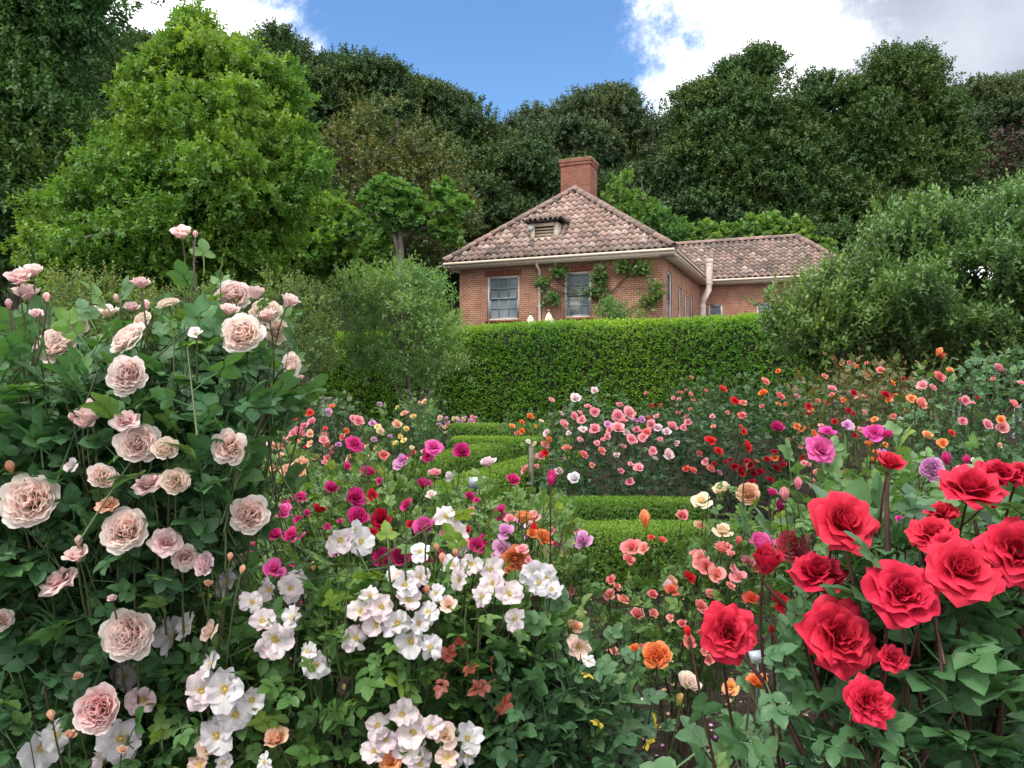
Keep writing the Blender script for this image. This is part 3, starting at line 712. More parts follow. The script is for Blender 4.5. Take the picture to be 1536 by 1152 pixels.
def lobe_points(poly, Y0, th, lobes, Rl, per, rng, flat=.7, back=.6):
    """clump centres over the upper faces of a crown's rounded lobes"""
    rpx = Rl / Y0 * FPX; q = sample_poly(poly, lobes * 3, rng); d = edge_dist(poly, q); q = q[(d > rpx * .62)][:lobes]
    e = sample_poly(poly, lobes * 6, rng); de = edge_dist(poly, e); e = e[(de > rpx * .5) & (de < rpx * .8)][:lobes // 2 + 2]
    q = np.concatenate([q, e]); d = edge_dist(poly, q); hd = th * np.sqrt(np.clip((d - rpx * .4) / (rpx * 2.2), .0, 1))
    c = P(q[:, 0], q[:, 1], Y0 + hd * (-1 + (1 + back) * rng.uniform(size=len(q)) ** 1.2))
    dr = norm(rng.normal(size=(len(c), per, 3)) + np.array([0, -.35, .45])); R_ = Rl * rng.uniform(.65, 1.1, (len(c), 1, 1))
    return (c[:, None] + dr * R_ * np.array([1, 1, flat]) * rng.uniform(.72, 1.02, (len(c), per, 1))).reshape(-1, 3)

def foliage(poly, Y0, th, n, rc, lm, tset, size, rng, tw=14, K=8, L=None, upb=.6, flat=.65, age_p=.15, name='crown', parent=None, stems=None, back=.7, gaps=0, min_z=None, out=55, age_top=True, bias=.35, lobes=None):
    c, _ = crown_points(poly, Y0, th, n, rc, rng, back=back)
    if lobes:
        parts = [c[:int(n * lobes[3])], lobe_points(poly, Y0, th, lobes[0], lobes[1], lobes[2], rng)]
        if len(lobes) > 4: parts.append(lobe_points(poly, Y0, th, lobes[4], lobes[1] * .42, max(4, lobes[2] // 3), rng))
        c = np.concatenate(parts)
    if gaps: c = c[rng.uniform(size=len(c)) > gaps]
    m = len(c); dirs = norm(rng.normal(size=(m, tw, 3)) + np.array([0, 0, bias])); rr = rc * rng.uniform(.6, 1.25, (m, 1, 1))
    pos = c[:, None] + dirs * rr * np.array([1, 1, flat]) * rng.uniform(.45, 1, (m, tw, 1))
    ax = dirs * .8 + UP * .45 + rng.normal(size=dirs.shape) * .35
    clump_age = (rng.uniform(size=(m, 1)) < age_p) * rng.uniform(.3, .9, (m, 1))
    age = np.clip(clump_age + (dirs[..., 2] > .45) * age_top * rng.uniform(0, .45, (m, tw)), 0, 1)
    pos = pos.reshape(-1, 3); ax = ax.reshape(-1, 3); age = age.reshape(-1)
    if min_z is not None: k = pos[:, 2] > min_z; pos, ax, age = pos[k], ax[k], age[k]
    L = L or rc * .55
    mb = MB(); twig_leaves(mb, pos, ax, K, L, tset, size, rng, out, upb, age, stem_mb=stems, stem_r=.004)
    mb.build(name, LM[lm], parent); return c

def limbs(mb, trunk, radii, tips, rng, r_tip=.02, frac=1.0):
    trunk = np.asarray(trunk, float); poly_tube(mb, trunk, radii, 9)
    for t in tips:
        if rng.uniform() > frac: continue
        k = rng.uniform(.35, 1); i = min(int(k * (len(trunk) - 1)), len(trunk) - 2); f = k * (len(trunk) - 1) - i
        p = trunk[i] * (1 - f) + trunk[i + 1] * f; r = (radii[i] * (1 - f) + radii[i + 1] * f) * .55
        mid = (p + t) / 2 + np.array([0, 0, np.linalg.norm(t - p) * .14]) + rng.normal(size=3) * .08 * np.linalg.norm(t - p)
        poly_tube(mb, bez(p, mid, t, 7), np.linspace(r, r_tip, 7), 6)

def tree(name, label, cat, poly, Y0, th, n, rc, lm, tset, size, trunk=None, tr=.2, seed=1, bark=None, limb_n=18, group=None, r_tip=.02, **kw):
    rng = np.random.default_rng(seed); poly = [tuple(p) for p in poly]
    if trunk is None:
        cx = float(np.mean([p[0] for p in poly])); trunk = [(cx, max(p[1] for p in poly)), (cx + 5, np.mean([p[1] for p in poly])), (cx, min(p[1] for p in poly) * .7 + .3 * np.mean([p[1] for p in poly]))]
    tp = [P(x, y, Y0) for x, y in trunk]
    base = np.array([tp[0][0], Y0, float(gz(tp[0][0], Y0)) - .1])
    t = thing(name, label, cat, base, group)
    c = foliage(poly, Y0, th, n, rc, lm, TL[tset], size, rng, parent=t, **kw)
    pts = [base] + ([tp[0]] if tp[0][2] > base[2] + .3 else []) + tp[1:]
    pts = np.array(pts); s = np.linspace(0, 1, len(pts)); ss = np.linspace(0, 1, 9); pts = np.stack([np.interp(ss, s, pts[:, i]) for i in range(3)], -1)
    mb = MB(); sel = c[rng.permutation(len(c))[:limb_n]]
    limbs(mb, pts, np.linspace(tr, tr * .3, 9), sel, rng, r_tip); mb.build('trunk', bark or BARKD, t)
    return t

def trees():
    # big bright tree
    tree('plane_tree', 'bright green broadleaf tree with a pointed top, tallest in front of the dark woods', 'tree',
         [(286, 2), (300, 40), (328, 60), (345, 24), (358, 46), (370, 78), (415, 100), (448, 132), (460, 195), (484, 240), (466, 292), (468, 340), (436, 380), (418, 440), (66, 440), (42, 395), (42, 362), (58, 310), (85, 296), (125, 272), (150, 222), (192, 192), (210, 118), (248, 78), (268, 48)],
         17, 2.6, 470, .36, 'big', 'hex', .12, trunk=[(255, 470), (262, 330), (275, 200), (287, 60)], tr=.24, seed=11, tw=13, K=8, upb=.6, age_p=.2, bark=BARK, limb_n=16, r_tip=.01, flat=.5, bias=.5, gaps=.08, lobes=(70, .80, 11, .28, 70))
    # tall tree at the far left
    tree('tall_tree', 'tall dark green tree with sky gaps, its crown cut by the top edge', 'tree',
         [(-220, -160), (60, -190), (150, -80), (192, 25), (160, 60), (186, 105), (150, 165), (200, 215), (165, 300), (120, 420), (-240, 440)],
         23, 3.0, 560, .8, 'tall', 'hex', .17, trunk=[(20, 480), (30, 250), (60, 60), (70, -140)], tr=.22, seed=12, tw=12, K=8, lobes=(60, 1.5, 12, .5), gaps=.05, limb_n=22, r_tip=.012)
    tree('dark_tree', 'very dark evergreen in the shade behind the bright broadleaf tree', 'tree',
         [(-150, 260), (60, 230), (200, 240), (230, 330), (220, 480), (-200, 480)], 27, 2.5, 190, .8, 'dark', 'hex', .17, seed=13, tw=12, tr=.25)
    # bronze tree
    tree('bronze_tree', 'olive brown tree with bronze new leaves between the bright tree and the oaks', 'tree',
         [(480, 215), (520, 170), (560, 142), (600, 160), (640, 200), (690, 215), (700, 300), (720, 330), (690, 400), (480, 400), (470, 300)], 36, 2.4, 250, .65, 'brown', 'hex', .17, seed=14, tw=16, tr=.2, age_p=.25)
    # pollarded planes
    pol = dict(age_p=.35, tw=16, K=7, bark=BARK)
    tree('pollarded_tree', 'pollarded tree with knobbly trunk and lime green tufts left of the roof', 'tree',
         [(545, 305), (550, 280), (575, 268), (600, 275), (625, 300), (637, 320), (645, 290), (665, 282), (690, 288), (694, 315), (676, 335), (690, 365), (660, 372), (640, 340), (612, 345), (585, 365), (570, 420), (540, 420), (545, 380), (560, 335)], 24.5, .7, 110, .26, 'pollard', 'lobed', .19,
         trunk=[(610, 470), (598, 400), (588, 350), (580, 320)], tr=.26, seed=15, limb_n=9, r_tip=.08, **pol)
    tree('pollarded_tree', 'leaning pollarded tree with grey limbs, in shade right of the bright tree', 'tree',
         [(410, 330), (440, 300), (500, 310), (545, 320), (550, 380), (520, 420), (410, 420)], 25.5, 1.1, 90, .5, 'big', 'lobed', .17,
         trunk=[(430, 460), (455, 390), (440, 350), (470, 320)], tr=.22, seed=16, limb_n=10, r_tip=.06, **pol)
    # oaks on the hill
    oak = dict(tw=20, K=10, L=.6, flat=.55, upb=.5, age_p=.12, bias=.55, gaps=.12)
    OK_ = [
     ([(372, 95), (385, 75), (410, 60), (440, 72), (470, 96), (520, 92), (560, 98), (600, 128), (620, 300), (600, 430), (380, 430)], 50, 'oak', 'dark oak above the bright tree, its crown nearest the white cloud'),
     ([(545, 150), (580, 118), (640, 140), (690, 150), (735, 180), (752, 205), (745, 400), (520, 420)], 55, 'oak', 'rounded dark oak on the hill behind the bronze tree'),
     ([(725, 230), (765, 192), (800, 152), (850, 142), (900, 150), (932, 143), (955, 168), (960, 205), (985, 260), (990, 420), (700, 420)], 57, 'oak_grey', 'broad oak on the hill straight behind the brick chimney'),
     ([(945, 215), (985, 183), (1012, 178), (1030, 205), (1050, 320), (940, 320)], 66, 'oak_grey', 'small distant oak in the dip of the skyline under the white cloud'),
     ([(1000, 255), (1028, 200), (1024, 150), (1070, 128), (1085, 98), (1135, 86), (1172, 100), (1165, 150), (1200, 180), (1230, 240), (1240, 420), (985, 420)], 50, 'oak_green', 'tall oak with an open top against the grey cloud, right of the chimney'),
     ([(1172, 140), (1200, 120), (1245, 124), (1290, 128), (1312, 95), (1350, 82), (1405, 108), (1380, 130), (1420, 160), (1440, 230), (1440, 400), (1160, 420)], 52, 'oak_green', 'widest oak on the skyline, standing above the small wing roof'),
     ([(1400, 150), (1440, 136), (1500, 125), (1560, 118), (1700, 140), (1700, 420), (1390, 420)], 61, 'oak_grey', 'greyish oak at the end of the hill behind the large leafy shrub'),
     ([(630, 260), (700, 225), (800, 240), (850, 300), (800, 420), (640, 420)], 47, 'oak', 'shaded oak hidden low behind the left slope of the roof'),
     ([(900, 300), (960, 250), (1060, 270), (1150, 290), (1200, 350), (1180, 430), (900, 430)], 50, 'dark', 'dark shaded oak low behind the bright conical tree'),
     ([(1150, 330), (1230, 290), (1340, 300), (1430, 310), (1560, 280), (1700, 300), (1700, 520), (1150, 480)], 49, 'oak_green', 'low spreading oak just above the leafy shrub'),
     ([(1640, 150), (1750, 110), (1900, 130), (2050, 160), (2080, 480), (1620, 480)], 54, 'oak_green', 'oak at the far end of the hill, out beyond the purple leaved tree'),
     ([(-620, 60), (-450, 0), (-250, 40), (-230, 480), (-640, 480)], 40, 'oak', 'dark oak beyond the tall tree, past the left end of the garden'),
     ([(-260, 60), (-100, 0), (60, 40), (230, 70), (400, 80), (400, 450), (-260, 450)], 54, 'oak', 'dark oak far behind the two left trees'),
    ]
    for i, (poly, Y, lm, lab) in enumerate(OK_):
        ar = sum(poly[k][0] * poly[k - 1][1] - poly[k - 1][0] * poly[k][1] for k in range(len(poly))); ar = abs(ar) / 2; rc = 1.05
        n = int(ar / (rc / Y * FPX) ** 2 * 2.6); Rl = 1.9; nl = int(ar / (Rl / Y * FPX) ** 2 * 1.1) + 4
        tree('oak_tree', lab, 'tree', poly, Y, 4.0, n, rc, lm, 'diamond', .25, seed=30 + i, tr=.35, group='oaks on the hill', limb_n=30, r_tip=.045, lobes=(int(nl * .8), Rl, 17, .2, int(nl * 1.6)), **oak)
    # bright trees by the house
    tree('young_tree', 'fresh green conical young tree rising just right of the chimney', 'tree',
         [(935, 252), (950, 288), (975, 300), (1000, 318), (1032, 338), (1040, 370), (900, 370), (905, 305), (922, 285)], 40.5, 1.0, 120, .42, 'pollard', 'hex', .2, seed=50, tw=13, tr=.12, limb_n=10)
    tree('lime_shrub', 'lime green treetops showing above the ridge of the small wing', 'tree',
         [(1040, 345), (1060, 338), (1090, 348), (1120, 338), (1160, 330), (1205, 330), (1215, 350), (1245, 368), (1250, 420), (1040, 420)], 41.5, .8, 130, .5, 'pollard', 'lobed', .24, seed=51, tw=12, tr=.12, limb_n=10, age_p=.6)
    tree('copper_tree', 'purple leaved tree cut by the right edge of the picture', 'tree', [(1490, 215), (1530, 180), (1640, 170), (1640, 330), (1520, 320), (1485, 270)], 30, 1.2, 45, .5, 'copper', 'hex', .16, seed=52, tw=13)
    # small many-stemmed tree before the hedge
    t = tree('ornamental_tree', 'small airy tree with several slanting grey stems in front of the hedge', 'tree',
         [(498, 435), (525, 412), (560, 405), (600, 398), (640, 402), (668, 425), (680, 470), (692, 505), (700, 560), (660, 590), (600, 590), (540, 560), (520, 540), (530, 490), (490, 460)], 18.3, 1.1, 260, .25, 'willow', 'lance', .10,
         trunk=[(624, 640), (612, 560), (596, 500), (580, 440)], tr=.075, seed=60, tw=9, K=8, L=.32, bark=BARK, limb_n=26, gaps=.06, r_tip=.008, age_p=.2)
    mb = MB(); rng = np.random.default_rng(8)
    for pts in ([(628, 640), (632, 590), (634, 540), (648, 470)], [(632, 640), (640, 600), (655, 560), (668, 500)], [(622, 640), (606, 600), (580, 560)]):
        p = np.array([P(x, y, 18.3 + rng.uniform(-.2, .2)) for x, y in pts]); poly_tube(mb, p, np.linspace(.06, .02, len(p)), 7)
    mb.build('stem', BARK, t)
    # big shrub at the right
    rng = np.random.default_rng(61); Y = 11.5
    poly = [(1150, 470), (1165, 450), (1215, 440), (1262, 415), (1300, 375), (1335, 330), (1385, 318), (1420, 335), (1470, 325), (1520, 300), (1580, 280), (1700, 275), (1700, 620), (1440, 600), (1300, 590), (1200, 560), (1160, 520)]
    t = thing('leafy_shrub', 'large blue green leafy shrub with pale upright shoots beside the clipped hedge', 'shrub', P(1420, 700, Y) * [1, 1, 0] + [0, 0, float(gz(6.5, Y))])
    q = sample_poly(poly, 430, rng); hole = np.hypot((q[:, 0] - 1478) / 26, (q[:, 1] - 424) / 13) > 1.0
    q = q[hole]; d = edge_dist(poly, q); hd = 1.5 * np.sqrt(np.clip(d / 120, .04, 1)); c = P(q[:, 0], q[:, 1], Y + hd * (-1 + 1.7 * rng.uniform(size=len(q)) ** 1.3))
    keep = np.hypot((768 + c[:, 0] / c[:, 1] * FPX - 1478) / 24, (576 - (c[:, 2] - CAMZ) / c[:, 1] * FPX - 424) / 12) > 1; c = c[keep]
    dirs = norm(rng.normal(size=(len(c), 10, 3)) + [0, 0, .5]); pos = (c[:, None] + dirs * .2 * rng.uniform(.3, 1, (len(c), 10, 1))).reshape(-1, 3); ax = (dirs * .5 + UP * .8 + rng.normal(size=dirs.shape) * .3).reshape(-1, 3)
    kk = np.hypot((768 + pos[:, 0] / pos[:, 1] * FPX - 1478) / 21, (576 - (pos[:, 2] - CAMZ) / pos[:, 1] * FPX - 424) / 10) > 1; pos, ax = pos[kk], ax[kk]
    mb, sm = MB(), MB(); age = (rng.uniform(size=len(pos)) < .3) * rng.uniform(.2, .8, len(pos))
    twig_leaves(mb, pos, ax, 9, .26, TL['lance'], .105, rng, 58, .5, age, stem_mb=sm)
    dq = edge_dist(poly, q); top = sample_poly([(1150, 465), (1200, 440), (1260, 410), (1310, 350), (1390, 318), (1430, 330), (1540, 295), (1640, 280), (1640, 340), (1420, 385), (1300, 420), (1200, 480)], 170, rng)
    tp = P(top[:, 0], top[:, 1], Y - .6 + rng.uniform(-.5, .5, len(top))); twig_leaves(mb, tp, UP + rng.normal(size=tp.shape) * .18, 12, .45, TL['lance'], .085, rng, 50, .5, np.full(len(tp), .8), stem_mb=sm)
    lc = lobe_points(poly, Y, 1.5, 60, .42, 15, rng); ld = norm(rng.normal(size=(len(lc), 5, 3)) + [0, -.2, .6]); lp = (lc[:, None] + ld * .12).reshape(-1, 3); kk = np.hypot((768 + lp[:, 0] / lp[:, 1] * FPX - 1478) / 28, (576 - (lp[:, 2] - CAMZ) / lp[:, 1] * FPX - 424) / 16) > 1; lp = lp[kk]; la_ = ld.reshape(-1, 3)[kk] * .5 + UP * .7
    twig_leaves(mb, lp, la_, 9, .24, TL['lance'], .10, rng, 58, .5, (rng.uniform(size=len(lp)) < .5) * rng.uniform(.2, .9, len(lp)), stem_mb=sm)
    mb.build('crown', LM['shrub'], t)
    base = np.array([P(1420, 0, Y)[0], Y, float(gz(6.5, Y))])
    for k in range(26):
        e = c[rng.integers(len(c))]; b = base + [rng.uniform(-.5, .5), rng.uniform(-.3, .3), 0]; poly_tube(sm, bez(b, (b + e) / 2 + UP * .5, e, 8), np.linspace(.04, .01, 8), 6)
    sm.build('branch', BARKD, t)
    # red-tipped shrubs behind the pink rose
    for i, (poly, Y, lab) in enumerate((
        ([(30, 470), (60, 425), (110, 420), (170, 430), (240, 440), (260, 600), (30, 640)], 10.5, 'loose pale green shrub with reddish shoot tips, behind the pink roses below the dark tree'),
        ([(230, 445), (300, 440), (345, 425), (400, 418), (450, 425), (485, 450), (490, 540), (480, 572), (400, 580), (230, 620)], 13.5, 'upright green shrub with reddish tips between the pink roses and the hedge'),
        ([(420, 440), (470, 430), (500, 460), (500, 560), (440, 570)], 16.5, 'rounded green shrub beside the brown gate'))):
        rng = np.random.default_rng(70 + i); bx = np.mean([p[0] for p in poly]); b = P(bx, 0, Y); b[2] = float(gz(b[0], Y))
        t = thing('tipped_shrub', lab, 'shrub', b, 'shrubs behind the pink roses'); sm = MB()
        foliage(poly, Y, .9, 170 - 30 * i, .2, 'tip', TL['hex'], .055, rng, tw=12, K=9, L=.22, age_p=.2, parent=t, stems=sm, name='foliage')
        top = sample_poly([(poly[1][0] - 10, poly[1][1] + 20), (poly[2][0], poly[2][1] - 8), (poly[-3][0] + 10, poly[-3][1] + 10), (poly[-3][0], poly[-3][1] + 60), (poly[1][0], poly[1][1] + 70)], 60, rng)
        mb = MB(); twig_leaves(mb, P(top[:, 0], top[:, 1], Y - .3), UP + rng.normal(size=(len(top), 3)) * .2, 10, .35, TL['hex'], .045, rng, 50, .4, np.full(len(top), .9), stem_mb=sm); mb.build('tip_foliage', LM['tip'], t)
        for k in range(9): e = P(*poly[rng.integers(len(poly))], Y) * .6 + P(bx, np.mean([p[1] for p in poly]), Y) * .4; poly_tube(sm, bez(b, (b + e) / 2 + UP * .3, e, 6), np.linspace(.025, .006, 6), 5)
        sm.build('branch', BARKD, t)
trees()
print('trees', round(time.time() - T_START, 1))

# ------------------------------------------------------------------ hedges
def rbump(x, y, rng_seed, sc):
    r = np.random.default_rng(rng_seed); k = r.normal(size=(10, 2)) * sc; ph = r.uniform(0, 6.28, 10)
    return np.sum(np.sin(np.asarray(x)[..., None] * k[:, 0] + np.asarray(y)[..., None] * k[:, 1] + ph), -1) / 10

def hedge(name, label, a, b, w, h, lm, size, dens, seed, cat='hedge', group=None, K=4, tset='diamond', lean=.0, bumpy=.03, age_top=.8, za=None, zb=None):
    """clipped hedge from a to b (ground points): rounded box of twig mass, covered in leaves"""
    rng = np.random.default_rng(seed); a = np.array([*a, float(gz(*a))]); b = np.array([*b, float(gz(*b))])
    if za is not None: a[2] = za; b[2] = zb
    t = thing(name, label, cat, (a + b) / 2, group); L = np.linalg.norm(b - a); d = (b - a) / L; s = norm(np.cross(UP, d))   # s = sideways
    if s[1] > 0: s = -s                               # towards the camera
    zt = max(a[2], b[2]) + h if lean else None
    # cross-section around: front foot, front shoulder (rounded), top, back
    rr = min(w * .42, .5) if lean else min(w * .3, .25)
    foot = -.45 if lean else 0
    prof = [(.5 * w, foot)] + [(.5 * w - lean * h * .9, h - rr)] + [(.5 * w - lean * h - rr + rr * cos(x), h - rr + rr * sin(x)) for x in np.linspace(.2, pi / 2, 4)] + [(-.5 * w + rr, h)] + [(-.5 * w + rr - rr * sin(x), h - rr + rr * cos(x)) for x in np.linspace(.4, pi / 2, 3)] + [(-.5 * w, foot)]
    prof = np.array(prof); seg = np.linalg.norm(np.diff(prof, axis=0), axis=1); cum = np.concatenate([[0], np.cumsum(seg)])
    per = cum[-1]
    def surf(x, q):
        i = np.clip(np.searchsorted(cum, q, side='right') - 1, 0, len(seg) - 1); f = (q - cum[i]) / seg[i]
        p2 = prof[i] * (1 - f)[:, None] + prof[i + 1] * f[:, None]; tn = (prof[i + 1] - prof[i]) / seg[i][:, None]; n2 = np.stack([-tn[:, 1], tn[:, 0]], -1); n2 = np.where(((n2 * (p2 - [0, h / 2])).sum(-1) < 0)[:, None], -n2, n2)
        P3 = a + d * (x * L)[:, None] + s * p2[:, :1] + UP * p2[:, 1:]; N3 = s * n2[:, :1] + UP * n2[:, 1:]
        return P3 + N3 * (rbump(x * L, q, seed, 2.2 / max(h, .4)) * bumpy)[:, None], N3, p2
    n = int(L * per * dens); x = rng.uniform(-.004, 1.004, n); q = rng.uniform(0, per, n)
    endn = int(w * h * dens * 1.2)
    p, nr, p2 = surf(np.clip(x, 0, 1), q)
    for e, sg in ((0, -1), (1, 1)):                 # end faces
        pe = (a if e == 0 else b) + s * rng.uniform(-.5 * w, .5 * w, endn)[:, None] + UP * rng.uniform(0, h - .02, endn)[:, None]
        p = np.concatenate([p, pe]); nr = np.concatenate([nr, np.tile(d * sg, (endn, 1))])
    p = p + rng.normal(size=p.shape) * size * .35
    ax = nr * .8 + UP * .5 + rng.normal(size=p.shape) * .4
    up_ = np.clip(nr[:, 2], 0, 1); age = up_ * age_top * rng.uniform(.3, 1, len(p)) + (rng.uniform(size=len(p)) < .06) * .4
    mb = MB(); twig_leaves(mb, p - nr * size * .5, ax, K, size * 1.6, TL[tset], size, rng, 55, .35, np.clip(age, 0, 1), .6)
    mb.build('foliage', LM[lm], t)
    k = 16; xs = np.linspace(.0, 1, max(3, int(L / .25))); qs = cum
    X, Q = np.meshgrid(xs, qs, indexing='ij'); p, nr, _ = surf(X.ravel(), Q.ravel()); p = p - nr * size * .9; m = len(qs)
    i, j = np.meshgrid(np.arange(len(xs) - 1), np.arange(m - 1), indexing='ij'); i0 = (i * m + j).ravel()
    cm = MB(); cm.add(p, [np.stack([i0, i0 + 1, i0 + m + 1, i0 + m], -1), np.array([list(range(m))[::-1]]), np.array([list(range(len(p) - m, len(p)))])]); cm.build('twig_mass', CORE, t, False)
    return t

hedge('tall_hedge', 'tall clipped hedge with bright new leaves on top, in front of the brick house', (-5.35, 22.9), (7.2, 17.9), 1.3, 2.55, 'hedge', .07, 330, 80, za=.52, zb=.74, lean=.06, bumpy=.08, tset='hex', age_top=1.3)
BOX = [
 ((-3.6, 4.0), (-1.55, 4.75), .42, .46, 'low box hedge partly hidden under the pink rose bush', 1),
 ((.42, 6.5), (2.35, 6.45), .7, .44, 'low box hedge in front, behind the coral roses', 1),
 ((.35, 7.95), (1.95, 7.95), .5, .44, 'low box hedge before the pink floribunda bush, the second row', 1),
 ((-.95, 8.4), (.75, 11.6), .7, .44, 'box hedge running away along the parterre path, nearest of the slanting pair', 0),
 ((-1.9, 9.6), (-.35, 12.3), .75, .44, 'box hedge running away behind the magenta roses', 0),
 ((-1.0, 13.4), (1.0, 13.2), .9, .42, 'box hedge lying across the far end of the parterre', 0),
 ((-1.2, 15.6), (1.1, 15.4), .9, .42, 'farthest low box hedge, below the tall hedge', 0),
 ((-2.2, 7.0), (-1.0, 7.0), .8, .42, 'short box hedge piece behind the magenta rose bush', 0),
]
for i, (a, b, w, h, lab, hi) in enumerate(BOX):
    hedge('box_hedge', lab, a, b, w, h, 'box', .022 if hi else .032, 4200 if hi else 1900, 90 + i, group='low box hedges of the parterre', K=5, bumpy=.02)
print('hedges', round(time.time() - T_START, 1))

#@@ROSES@@
# ------------------------------------------------------------------ rose blooms (unit radius, axis +Z)
def petal(mb, rng, L, W, r0, z0, phi, th0, th1, p=1.0, nu=5, nv=5, hug=.5, rnd=.45, q=2.2, spiral=0., ruffle=.04, edge_roll=0., notch=0., ring=.5, twist=0., w0=.3):
    v = np.linspace(0, 1, nv); u = np.linspace(-1, 1, nu); V, U = np.meshgrid(v, u, indexing='ij')
    S = V * (1 - rnd * V * np.abs(U) ** q) - notch * V ** 3 * np.exp(-(U / .28) ** 2)
    ts = np.linspace(0, 1.02, 24); th = th0 + (th1 - th0) * ts ** p
    R_ = np.concatenate([[0], np.cumsum(np.sin((th[1:] + th[:-1]) / 2) * np.diff(ts))]) * L; Z_ = np.concatenate([[0], np.cumsum(np.cos((th[1:] + th[:-1]) / 2) * np.diff(ts))]) * L
    r = r0 + np.interp(S, ts, R_); z = z0 + np.interp(S, ts, Z_); tt = np.interp(S, ts, th)
    w = W * (w0 + (1 - w0) * np.sin(np.minimum(V / .75, 1) * pi / 2)); lat = U * w
    rad = np.maximum(np.abs(r), w / 1.25) + .02
    ang = lat / rad
    nx, nz = np.cos(tt), -np.sin(tt)          # normal of the profile, pointing outward/down
    off = edge_roll * (U ** 2) * V + ruffle * V ** 1.5 * np.sin(U * 5.2 + rng.uniform(0, 6.3)) + ruffle * .7 * V * rng.normal() * U + spiral * U * .5
    r = r + nx * off; z = z + nz * off
    c = r - rad * (1 - np.cos(ang)) * hug; s = lat * (1 - hug) + rad * np.sin(ang) * hug
    if twist: c, s = r0 + (c - r0) * cos(twist) - s * sin(twist), (c - r0) * sin(twist) + s * cos(twist)
    x = c * cos(phi) - s * sin(phi); y = c * sin(phi) + s * cos(phi)
    i, j = np.meshgrid(np.arange(nv - 1), np.arange(nu - 1), indexing='ij'); a = (i * nu + j).ravel()
    at = np.stack([np.full(V.size, ring), V.ravel(), np.full(V.size, rng.uniform()), np.abs(U).ravel()], -1)
    mb.add(np.stack([x, y, z], -1).reshape(-1, 3), np.stack([a, a + 1, a + nu + 1, a + nu], -1), at)

def finish(mb):
    v = np.concatenate(mb.v); m = np.percentile(np.hypot(v[:, 0], v[:, 1]), 98); mb.v = [q / m for q in mb.v]; return mb

def bloom_ht(seed, N=34, openness=1.0, point=1.0, nu=9, nv=9):
    """high-centred rose: tight spiral heart, outer petals rolling back to points"""
    rng = np.random.default_rng(seed); mb = MB()
    for i in range(N):
        t = i / (N - 1); o = np.clip(t * 1.25 - .18, 0, 1) * openness
        th0 = .05 + .80 * o + rng.normal() * .07; th1 = -.30 + (2.0 + .75 * (o > .5)) * o + rng.normal() * .2
        petal(mb, rng, .62 + .46 * o, .26 + .44 * o, .035 + .10 * t, .05 - .16 * t, i * 2.4 + rng.normal() * .16, th0, th1, 1.1 + 1.2 * o, nu, nv, .95 - .5 * o, .34 + .16 * o * point + rng.normal() * .03, 1.3 if point > .5 else 2.0,
              .10 * (1 - t), .03 + .05 * o, .26 * o * point * (1 if o > .45 else .3), 0, t)
    return finish(mb)

def bloom_open(seed, nu=9, nv=9):
    """wide-blown rose: flat starry guard petals, ruffled inner petals, hollow heart"""
    rng = np.random.default_rng(seed); mb = MB()
    for i in range(46):
        t = i / 45; th0 = .12 + .95 * t + rng.normal() * .12; th1 = .05 + 2.1 * t + rng.normal() * .3
        petal(mb, rng, .42 + .62 * t ** .8, .22 + .44 * t, .10 + .10 * t, .12 - .24 * t, i * 2.4 + rng.normal() * .2, th0, th1, 1.1 + .9 * t, nu, nv, .5, .36 + .14 * t, 1.35, .05, .06 + .06 * t, .24 * t, 0, .2 + .8 * t, rng.normal() * .25 * (1 - t))
    return finish(mb)

def bloom_english(seed, n=100, nu=6, nv=6):
    """cupped old-fashioned rose packed with short ruffled petals inside a ring of rounded guards"""
    rng = np.random.default_rng(seed); mb = MB(); q = rng.uniform(0, 6.28)
    for i in range(n):
        t = (i + .5) / n; r0 = .64 * math.sqrt(t); ph = i * 2.39996
        quarter = .35 * sin(2 * ph + q)
        petal(mb, rng, .50 - .06 * t, .24 + .12 * rng.uniform(), r0, -.10 + .10 * (1 - t) + rng.normal() * .015, ph + rng.normal() * .2, .1 + .45 * t + rng.normal() * .16, .05 + .85 * t + quarter * .5 + rng.normal() * .22,
              1.0, nu, nv, .45, .30, 2.4, .03, .045, .02, .03, t * .75, rng.normal() * .55 + quarter, .45)
    for i in range(16):
        t = i / 15; petal(mb, rng, .55 + .22 * t, .40 + .06 * t, .42 + .08 * t, -.16 - .06 * t, i * 2.4 + rng.normal() * .1, 1.25 + .15 * t, .35 + .85 * t + rng.normal() * .15, 1.2, nu + 1, nv + 1, .4, .34, 2.5, .02, .035, .03 + .04 * t, .05, .8 + .2 * t)
    return finish(mb)

def bloom_single(seed, n=5, droop=0., nu=9, nv=7):
    rng = np.random.default_rng(seed); mb = MB(); q = rng.uniform(0, 6.28)
    for i in range(n):
        petal(mb, rng, 1.0 * rng.uniform(.8, 1.12), .54 * rng.uniform(.85, 1.1), .06, rng.uniform(-.03, .05), q + i * 2 * pi / n + rng.normal() * .2, .98 + droop * .6 + rng.normal() * .25, 1.5 + droop + rng.normal() * .5, 1.3, nu, nv, .12, .40, 2.3, .03, .15, -.08 + .14 * droop, .12, .5 + .5 * rng.uniform(), 0, .22)
    for i in range(rng.integers(1, 4)):
        petal(mb, rng, .62, .34, .05, .04, rng.uniform(0, 6.28), .7, 1.1 + droop + rng.normal() * .3, 1, nu, nv, .2, .4, 2.2, .03, .09, 0, .06, .7)
    return finish(mb)

